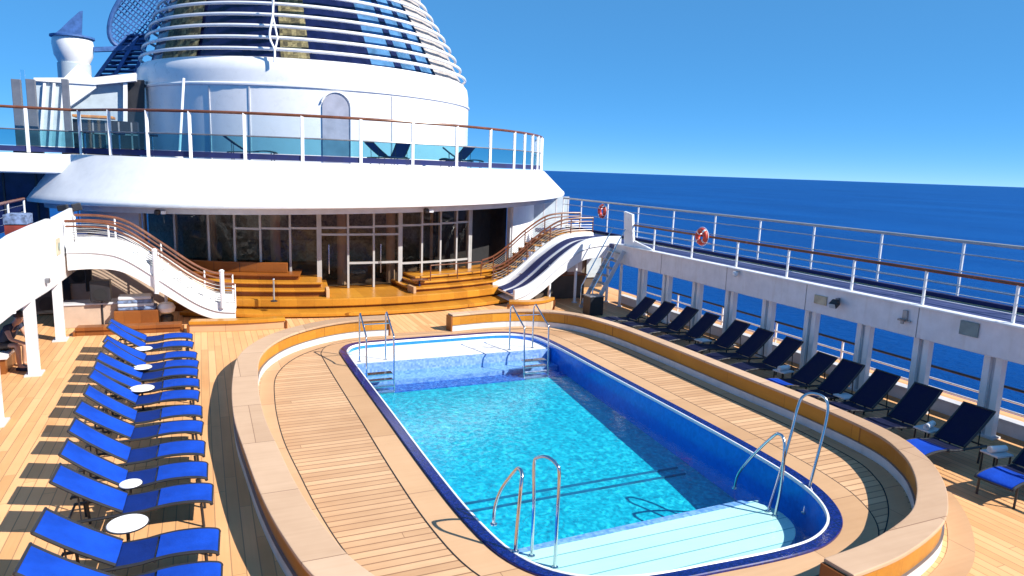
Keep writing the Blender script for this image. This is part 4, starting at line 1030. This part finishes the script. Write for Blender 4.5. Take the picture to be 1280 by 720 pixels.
def stair_rail(label, path, y, hgt, nw, posts, step=7, post='white', hr=.035):
    base = Vector((path[-1].x, y, path[-1].z)); t = thing('stair_rail', label, 'railing', tuple(base), group='handrails along the curved staircases'); inv = Matrix.Translation(-base)
    def put(mb, n, mt, **k):
        o = mb.build(n, mt, None, **k); o.parent = t; o.matrix_parent_inverse = inv; return o
    mb = MB(); mb.tube([(p.x, y, p.z+hgt) for p in path], hr, 8); put(mb, 'handrail', 'handrail', smooth=True)
    mb = MB(); mb.tube([(p.x, y, p.z+hgt-.13) for p in path], hr*.7, 8); put(mb, 'lower_rail', 'handrail', smooth=True)
    for k in range(nw):
        mb = MB(); mb.tube([(p.x, y, p.z+.14+(hgt-.3)*k/nw) for p in path], .009, 6); put(mb, 'wire', 'steel', smooth=True)
    for i in range(0, len(path), step):
        p = path[i]; mb = MB(); mb.tube([(p.x, y, p.z), (p.x, y, p.z+hgt)], .022, 8); put(mb, 'post', post, smooth=True)
    return t
stair_rail('front handrail of the left curved staircase', pathL, 20.42, .66, 6, 1, 9)
stair_rail('back handrail of the left curved staircase', pathL, 21.95, .70, 4, 1, 9)
ws = thing('wooden_stairs', 'orange brown wooden steps rising beside the striped white ramp', 'stairs', (pathR[-1].x, 23.1, 0)); winv = Matrix.Translation((-pathR[-1].x, -23.1, 0))
k = len(pathR)-1
for i in range(0, k-1, 2):
    p, q = pathR[i], pathR[min(i+2, k)]
    mb = MB(); mb.box(((p.x+q.x)/2, 23.1, p.z+.12), (abs(q.x-p.x)+.05, .86, .05)); o = mb.build('tread', 'varnish', None, bevel=.01); o.parent = ws; o.matrix_parent_inverse = winv
    mb = MB(); mb.box((q.x-.01, 23.1, p.z-.02), (.03, .84, .24)); o = mb.build('riser', 'varnishbr', None); o.parent = ws; o.matrix_parent_inverse = winv
stair_rail('brown outer handrail of the wooden steps beside the striped ramp', [p+Vector((0, 0, .12)) for p in pathR], 23.55, .66, 5, 1, 6, 'handrail')
stair_rail('brown back handrail of the sea side curved staircase', pathR, 22.55, .66, 4, 1, 7, 'handrail')
for px, py0, py1, yy, lab in ((193, 314, 367, 20.3, 'tall white post on the front of the left curved staircase'), (277, 340, 385, 20.3, 'white post at the foot of the left curved staircase')):
    a, c_ = at_y(px, py0, yy), at_y(px, py1, yy); t = thing('newel_post', lab, 'post', (a.x, yy, c_.z), group='white posts on the left staircase')
    b = MB(); b.tube([(0, 0, 0), (0, 0, a.z-c_.z)], .06, 10); b.build('shaft', 'whiteclean', t, smooth=True)
    b = MB(); b.lathe([(.06, 0), (.075, .03), (.03, .07)], (0, 0, a.z-c_.z), 12); b.build('finial', 'whiteclean', t, smooth=True)
# orange bench at the foot of the right stair and small bench at foot of the left stair
def low_bench(label, pts, zt, mt1='varnish', mt2='border'):
    P = [p.to_2d() for p in spline([(x, y, 0) for x, y in pts], 5)]; t = thing('curved_bench', label, 'bench', (P[0].x, P[0].y, 0), group='low curved wooden benches by the stage'); inv = Matrix.Translation((-P[0].x, -P[0].y, 0))
    for prof, n, mt in (([(-.17, zt-.09), (-.17, zt), (.17, zt), (.17, zt-.09)], 'seat', mt1), ([(-.13, 0), (-.13, zt-.092), (.13, zt-.092), (.13, 0)], 'base', mt2)):
        mb = MB(); mb.sweep(P, prof); o = mb.build(n, mt, None, bevel=.015); o.parent = t; o.matrix_parent_inverse = inv
    for i, s in ((0, 1), (-1, -1)):
        p = P[i]; q = P[1 if i == 0 else -2]; dd = (p-q).normalized(); nn = Vector((dd.y, -dd.x))
        a, c_ = p+nn*.17, p-nn*.17; mb = MB(); mb.plate([(a.x, a.y, 0), (c_.x, c_.y, 0), (c_.x, c_.y, zt-.1), (a.x, a.y, zt-.1)], (dd.x*.05, dd.y*.05, 0)); o = mb.build('end_board', 'varnishdk', None); o.parent = t; o.matrix_parent_inverse = inv
low_bench('low orange bench at the foot of the striped sea side staircase', [(8.75, 19.75), (9.3, 19.55), (9.9, 19.7), (10.35, 20.05)], .42)
low_bench('low bench strip at the foot of the left curved staircase', [(-.4, 19.75), (.5, 19.6), (1.3, 19.55), (1.95, 19.6)], .30)
low_bench('long low wooden step behind the lounger row', [(-3.0, 20.05), (-1.8, 19.95), (-.6, 19.9)], .22, 'varnishdk', 'varnishdk')  # shade on this step put into its dark wood colour

# ------------------------------------------------------------------ left walkway and its plate
mb = MB(); mb.box((-4.2, 12, 2.02), (1.9, 30, .16)); setting(mb.build('upper_walkway', 'walkblue'))
lp = thing('walkway_plate', 'tall white side panel of the left walkway with a small sign', 'panel', (-3.2, 16, 1.5))
def lpp(mb, n, mt, **k):
    o = mb.build(n, mt, None, **k); o.parent = lp; o.matrix_parent_inverse = Matrix.Translation((3.2, -16, -1.5)); return o
prof = [(8, 1.66), (15.2, 1.60), (18.1, 1.46), (22.1, 1.36), (22.3, 3.06), (19.6, 3.0), (19.3, 2.72), (18.9, 3.02), (17.2, 3.02), (15.4, 3.0), (13.2, 2.85), (8, 2.80)]
mb = MB(); mb.plate([(-3.2, y, z) for y, z in prof], (-.10, 0, 0)); lpp(mb, 'plate', 'whiteclean', bevel=.015)
for y in (15.0, 18.85):
    mb = MB(); mb.box((-3.19, y, 2.25), (.03, .05, 1.3)); lpp(mb, 'rib', 'white')
mb = MB(); mb.box((-3.185, 19.6, 2.30), (.02, .42, .40)); lpp(mb, 'sign', 'beigeplate', bevel=.006)
mb = MB(); mb.lathe([(.10, 0), (.10, .01)], (0, 0, 0), 18); o = lpp(mb, 'symbol', 'plate'); o.matrix_parent_inverse = Matrix.Identity(4); o.location = (.03, 3.6, .80); o.rotation_euler = (0, PI/2, 0)
mb = MB(); mb.box((-3.16, 17.9, 1.74), (.08, .16, .10)); lpp(mb, 'junction_box', 'greymetal', bevel=.01)
for i, (y, lab) in enumerate(((11.0, 'x'), (13.6, 'white post nearest the camera under the left walkway'), (16.6, 'white post beside the seated person under the left walkway'), (19.6, 'white post farthest from the camera under the left walkway'))):
    if i == 0: continue
    t = thing('walkway_post', lab, 'column', (-3.28, y, 0), group='white posts under the left walkway')
    b = MB(); b.box((0, 0, .80), (.18, .26, 1.60)); b.build('shaft', 'whiteclean', t, bevel=.015)
    b = MB(); b.box((0, 0, .015), (.3, .42, .03)); b.build('base_plate', 'offwhite', t)
    b = MB(); b.box((.095, 0, .75), (.012, .10, .5)); b.build('cover', 'offwhite', t)
railing('left_railing', 'brown handrail with wires along the outer left walkway', 'railing', [(-5.05, y, 2.1) for y in (14, 16, 18, 20, 22, 24, 26)], .98, (.2, .4, .6, .8), hr=.045)
# small camera on pole at the end of the plate
v = at_y(91, 262, 22.2); t = thing('deck_floodlight', 'black floodlights on a stalk above the white side panel', 'floodlight', (v.x-.05, 22.2, v.z-.45))
b = MB(); b.tube([(0, 0, 0), (0, 0, .5)], .03, 8); b.build('stalk', 'black', t, smooth=True)
b = MB(); b.beam((-.28, -.05, .48), (-.05, -.1, .52), .16, .16); b.beam((.05, -.1, .5), (.26, -.05, .55), .16, .2); b.build('lamp_housing', 'black', t, bevel=.02)

# below and behind the left stair
bw = thing('deckhouse_wall', 'beige wall under the left curved staircase', 'wall', (-2.2, 22.6, 0))
b = MB(); b.plate([(-2.2, .28, 0), (2.75, .28, 0), (2.75, .28, .45), (1.9, .28, .95), (1.1, .28, 1.55), (.5, .28, 1.75), (-2.2, .28, 1.8)], (0, .14, 0)); b.build('panel', 'beige', bw)
b = MB(); b.box((0.2, .255, .06), (4.6, .05, .12)); b.build('skirting', 'varnishdk', bw)
b = MB(); b.box((-1.75, .25, 1.0), (.9, .05, 1.9)); b.build('doorway', 'black', bw)
b = MB(); b.box((1.55, .25, .5), (.6, .06, .9)); b.build('doorway', 'black', bw)
def speaker(label, px, py, y, s, stand):
    v = at_y(px, py, y); t = thing('loudspeaker', label, 'loudspeaker', (v.x, y, 0 if stand else v.z-.3*s), group='black loudspeakers under the left staircase')
    zc_ = v.z if stand else .3*s
    b = MB(); b.box((0, 0, zc_), (.46*s, .36*s, .54*s)); b.build('cabinet', 'black', t, bevel=.02)
    b = MB(); b.lathe([(.14*s, 0), (.16*s, .01)], (0, 0, 0), 16); o = b.build('cone', 'rubber', t); o.location = (0, -.182*s, zc_-.08*s); o.rotation_euler = (PI/2, 0, 0)
    if stand:
        b = MB(); b.tube([(0, 0, 0), (0, 0, zc_-.27*s)], .025, 8); b.build('pole', 'black', t, smooth=True)
        b = MB(); b.lathe([(.2, 0), (.2, .02), (.03, .06)], (0, 0, 0), 16); b.build('base', 'black', t, smooth=True)
    else:
        b = MB(); b.box((0, .2*s, zc_+.1), (.08, .25, .08)); b.build('bracket', 'black', t)
speaker('black loudspeaker on a stand under the left staircase', 126, 363, 20.9, 1.0, True)
speaker('black loudspeaker hung under the left staircase', 99, 340, 22.3, 1.1, False)
speaker('tall black loudspeaker at the left under the white side panel', 62, 374, 21.6, 1.3, False)
t = thing('hanging_speaker', 'slim black column speaker hung under the left staircase above the stand', 'loudspeaker', tuple(at_y(111, 348, 21.9)))
b = MB(); b.box((0, 0, 0), (.16, .14, .72)); b.build('cabinet', 'black', t, bevel=.02)
b = MB(); b.box((0, -.072, 0), (.12, .006, .64)); b.build('grille', 'rubber', t)
b = MB(); b.box((0, .15, .1), (.05, .2, .05)); b.build('bracket', 'black', t)
v = at_y(118, 385, 20.7); t = thing('deck_box', 'low pale storage box under the left staircase', 'box', (v.x, 20.9, 0))
b = MB(); b.box((0, .3, .30), (1.5, .6, .6)); b.build('body', 'beige', t, bevel=.015)
b = MB(); b.box((0, .3, .62), (1.56, .66, .05)); b.build('lid', 'offwhite', t, bevel=.015)
v = at_y(170, 378, 20.8)
for k in range(4):
    b = MB(); b.box((0, 0, 0), (.9-.04*k, .5, .09)); o = b.build('folded_towel', 'stripe' if k % 2 == 0 else 'offwhite', None, bevel=.03)
    if k == 0:
        b = MB(); b.box((v.x, 20.95, .22), (1.05, .6, .44)); tag(b.build('towel_chest', 'varnishdk', None, bevel=.02), 'low dark wooden chest carrying a stack of blue towels', 'chest')
    o.location = (v.x+random.uniform(-.03, .03), 20.95, .49+.092*k); o.rotation_euler = (0, 0, random.uniform(-.06, .06))
    tag(o, ['blue grey folded towel at the bottom of the stack', 'white folded towel second from the bottom of the stack', 'blue grey folded towel second from the top of the stack', 'white folded towel on top of the stack'][k], 'towel', 'folded towels under the left staircase')
v = at_z(209, 404, 0); t = thing('urn_lamp', 'round cream lamp on a black pedestal beside the lounger row end', 'lamp', (v.x, v.y, 0))
b = MB(); b.lathe([(.16, 0), (.17, .2), (.12, .26)], n=20); b.build('pedestal', 'black', t, smooth=True)
b = MB(); b.lathe([(.06, 0), (.20, .08), (.23, .19), (.17, .30), (.05, .34)], (0, 0, .26), 24); b.build('globe', 'tablewhite', t, smooth=True)
b = MB(); b.tube([(0, 0, .59), (0, 0, .92)], .035, 8); b.build('stem', 'offwhite', t, smooth=True)

# ------------------------------------------------------------------ under the right stair
dw = thing('deckhouse_wall', 'dark wall with grey windows under the sea side staircase', 'wall', (13.2, 23.6, 0))
b = MB(); b.box((0, .1, .85), (2.6, .14, 1.7)); b.build('panel', 'room', dw)
for k in range(3):
    b = MB(); b.box((-.85+.85*k, .0, .95), (.65, .05, 1.1)); b.build('window', 'screen', dw, bevel=.01)
sc = thing('service_counter', 'dark service counter with a wooden shelf under the sea side staircase', 'counter', (11.4, 21.6, 0))
b = MB(); b.box((0, .3, .42), (2.3, .5, .84)); b.build('body', 'room', sc, bevel=.02)
b = MB(); b.box((0, .25, .86), (2.4, .64, .04)); b.build('top', 'varnishdk', sc, bevel=.01)
for k, (x, y, lab) in enumerate(((10.75, 20.9, 'short white post under the arch of the sea side staircase'), (11.75, 20.9, 'tall white post under the arch of the sea side staircase'), (12.95, 19.9, 'white post beside the steep metal steps'), (12.95, 20.75, 'white post where the beam meets the sea side staircase'))):
    t = thing('stair_post', lab, 'post', (x, y, 0), group='white posts under the sea side staircase')
    h_ = (1.35, 1.75, 1.55, 1.9)[k]
    b = MB(); b.tube([(0, 0, 0), (0, 0, h_)], .05, 10); b.build('shaft', 'whiteclean', t, smooth=True)
    b = MB(); b.lathe([(.1, 0), (.1, .02), (.05, .03)], n=14); b.build('base', 'offwhite', t, smooth=True)
ms = thing('metal_steps', 'steep grey metal steps with rails beside the sea side staircase', 'steps', (11.6, 19.2, 0))
for k in range(8):
    f = k/7; b = MB(); b.box((.9*f, .45, .15+1.75*f), (.2, .7, .03)); b.build('tread', 'steel', ms)
for y in (.08, .82):
    b = MB(); b.beam((-.1, y, .0), (1.0, y, 1.98), .04, .14); b.build('string', 'offwhite', ms)
    b = MB(); b.tube([(-.1, y, .0), (-.1, y, .75), (1.0, y, 2.7)], .02, 8); b.build('handrail', 'chrome', ms, smooth=True)
wp = thing('gate_panel', 'white upright panel where the walkway meets the sea side staircase', 'panel', (12.75, 19.2, 2.15))
b = MB(); b.plate([(-.05, .25, -.1), (-.05, -.30, -.1), (-.05, -.1, 1.05), (-.05, .38, 1.12)], (.09, 0, 0)); b.build('board', 'whiteclean', wp, bevel=.015)
b = MB(); b.plate([(-.05, -.31, -.1), (-.05, -1.5, -.05), (-.05, -1.3, .05), (-.05, -.29, .22)], (.09, 0, 0)); b.build('foot', 'whiteclean', wp, bevel=.012)
rb = thing('steps_box', 'dark equipment box beside the steep metal steps', 'box', (11.35, 18.95, 0))
b = MB(); b.box((0, 0, .3), (.5, .45, .6)); b.build('body', 'black', rb, bevel=.02)
b = MB(); b.box((0, 0, .615), (.54, .49, .03)); b.build('lid', 'greymetal', rb, bevel=.008)

# ------------------------------------------------------------------ people
def skin_mesh(name, verts, edges, rad, mat, parent=None, root=0):
    me = bpy.data.meshes.new(name); me.from_pydata(verts, edges, []); o = bpy.data.objects.new(name, me); C.objects.link(o)
    md = o.modifiers.new('skin', 'SKIN'); md.use_smooth_shade = True
    for i, r in enumerate(rad):
        d_ = me.skin_vertices[0].data[i]; d_.radius = (r, r) if not isinstance(r, tuple) else r; d_.use_root = (i == root)
    sb = o.modifiers.new('sub', 'SUBSURF'); sb.levels = 2; sb.render_levels = 2
    dg = bpy.context.evaluated_depsgraph_get(); me2 = bpy.data.meshes.new_from_object(o.evaluated_get(dg))
    o.modifiers.clear(); o.data = me2; me2.materials.clear(); me2.materials.append(m[mat])
    me2.polygons.foreach_set('use_smooth', [True]*len(me2.polygons))
    if parent is not None: o.parent = parent
    return o
def chain(*idx): return [(idx[i], idx[i+1]) for i in range(len(idx)-1)]
def person(label, loc, rz, seated, top, bottom, scale=1.0):
    t = thing('person', label, 'person', loc, rz); t.scale = (scale,)*3
    # faces +x
    if seated:
        hip = (0, 0, .50); chest = (.20, 0, .82); neck = (.34, 0, .98); head = (.44, 0, 1.06); crown = (.47, 0, 1.17)
        kneeL, kneeR = (.42, .11, .52), (.44, -.11, .54); ankL, ankR = (.38, .11, .09), (.46, -.12, .09)
        shL, shR = (.27, .18, .92), (.27, -.18, .92); elL, elR = (.36, .22, .68), (.38, -.20, .68); haL, haR = (.52, .10, .58), (.54, -.10, .60)
    else:
        hip = (0, 0, .92); chest = (.08, 0, 1.24); neck = (.13, 0, 1.43); head = (.17, 0, 1.53); crown = (.18, 0, 1.66)
        kneeL, kneeR = (.02, .10, .50), (.04, -.10, .50); ankL, ankR = (-.02, .10, .08), (0, -.11, .08)
        shL, shR = (.10, .19, 1.37), (.10, -.19, 1.37); elL, elR = (.18, .24, 1.08), (.18, -.24, 1.08); haL, haR = (.40, .18, 1.04), (.40, -.18, 1.04)
    def off(p, dx, dy, dz): return (p[0]+dx, p[1]+dy, p[2]+dz)
    V = [hip, chest, neck, head, crown, off(hip, 0, .09, 0), kneeL, ankL, off(ankL, .17, 0, -.05), off(hip, 0, -.09, 0), kneeR, ankR, off(ankR, .17, 0, -.05), shL, elL, haL, shR, elR, haR]
    V += [off(haL, .07, -.01, -.03), off(haR, .07, .01, -.03)]
    Ed = chain(0, 1, 2, 3, 4)+[(0, 5)]+chain(5, 6, 7, 8)+[(0, 9)]+chain(9, 10, 11, 12)+[(1, 13)]+chain(13, 14, 15, 19)+[(1, 16)]+chain(16, 17, 18, 20)
    rad = [.13, .135, .055, .095, .07, .09, .058, .042, .035, .09, .058, .042, .035, .06, .042, .032, .06, .042, .032, .028, .028]
    skin_mesh('body', V, Ed, rad, 'skin', t)
    # hands: fingers
    for h_ in (V[19], V[20]):
        b = MB()
        for k in range(4): b.tube([(h_[0], h_[1]+(k-1.5)*.017, h_[2]), (h_[0]+.045, h_[1]+(k-1.5)*.019, h_[2]-.008), (h_[0]+.07, h_[1]+(k-1.5)*.018, h_[2]-.03)], [.009, .008, .006], 6)
        b.tube([(h_[0]-.03, h_[1]+.03, h_[2]), (h_[0]+.02, h_[1]+.05, h_[2]-.01)], [.011, .008], 6); b.build('fingers', 'skin', t, smooth=True)
    skin_mesh('top', [hip, chest, off(neck, -.02, 0, -.04), shL, tuple((a+c)/2 for a, c in zip(shL, elL)), shR, tuple((a+c)/2 for a, c in zip(shR, elR))], [(0, 1), (1, 2), (1, 3), (3, 4), (1, 5), (5, 6)], [.15, .155, .07, .075, .062, .075, .062], top, t)
    kl = tuple(a+(c-a)*.85 for a, c in zip(hip, kneeL)); kr = tuple(a+(c-a)*.85 for a, c in zip(hip, kneeR))
    skin_mesh('trousers', [hip, off(hip, .02, .09, 0), kl, off(hip, .02, -.09, 0), kr], [(0, 1), (1, 2), (0, 3), (3, 4)], [.15, .105, .075, .105, .075], bottom, t)
    hd = MB(); cx_, cz_ = (head[0]+crown[0])/2, (head[2]+crown[2])/2
    vs = []; 
    for i in range(7):
        a = i/6*PI*.62
        for j in range(14): vs.append((cx_-.02+.108*math.sin(a)*math.cos(2*PI*j/14), .098*math.sin(a)*math.sin(2*PI*j/14), cz_+.045+.095*math.cos(a)))
    hd.add(vs, [(i*14+j, i*14+(j+1) % 14, (i+1)*14+(j+1) % 14, (i+1)*14+j) for i in range(6) for j in range(14)]); hd.build('hair', 'hair', t, smooth=True)
    f_ = MB()
    for s in (-1, 1): f_.lathe([(.004, -.01), (.011, 0), (.004, .01)], (head[0]+.105, s*.035, head[2]+.04), 8)
    f_.build('eyes', 'black', t)
    f_ = MB(); f_.tube([(head[0]+.095, 0, head[2]+.045), (head[0]+.122, 0, head[2]+.005), (head[0]+.098, 0, head[2]-.005)], [.008, .015, .008], 8); f_.build('nose', 'skin', t, smooth=True)
    f_ = MB(); f_.box((head[0]+.094, 0, head[2]-.04), (.012, .045, .01)); f_.build('mouth', 'red', t)
    for s in (-1, 1):
        f_ = MB(); f_.lathe([(.008, -.03), (.018, 0), (.008, .03)], (head[0]+.01, s*.094, head[2]+.03), 8); f_.build('ear', 'skin', t, smooth=True)
    for a_ in (ankL, ankR):
        f_ = MB(); f_.box((a_[0]+.07, a_[1], .035), (.27, .095, .07)); f_.build('shoe', 'darkcloth', t, bevel=.025, smooth=True)
    return t
person('person in a dark top bending forward on a white bench under the walkway', (-3.95, 17.3, .0), -.5, True, 'darkcloth', 'hair', 1.0)
bn = thing('deck_bench', 'white bench with dark wooden foot under the left walkway', 'bench', (-4.0, 17.3, 0))
b = MB(); b.box((0, 0, .36), (.5, 1.2, .08)); b.build('seat', 'white', bn, bevel=.015)
b = MB(); b.box((0, 0, .16), (.4, 1.1, .32)); b.build('base', 'varnishdk', bn)
cs = 'red brown folded cushions on the left walkway'
for k in range(4):
    b = MB(); b.box((0, 0, .13), (.46, .62, .22)); b.box((0, 0, .245), (.40, .56, .01)); o = b.build('folded_cushion', ('redcloth', 'hair', 'redcloth', 'stripe')[k], None, bevel=.05, smooth=True)
    o.location = (-3.95+random.uniform(-.03, .03), 19.6, 2.10+.245*k); o.rotation_euler = (0, 0, random.uniform(-.1, .1))
    tag(o, ['dark red folded cushion at the bottom of the stack behind the white side panel', 'brown folded cushion second from the bottom of the stack', 'dark red folded cushion second from the top of the stack', 'pale patterned folded cushion on top of the stack behind the white side panel'][k], 'cushion', cs)
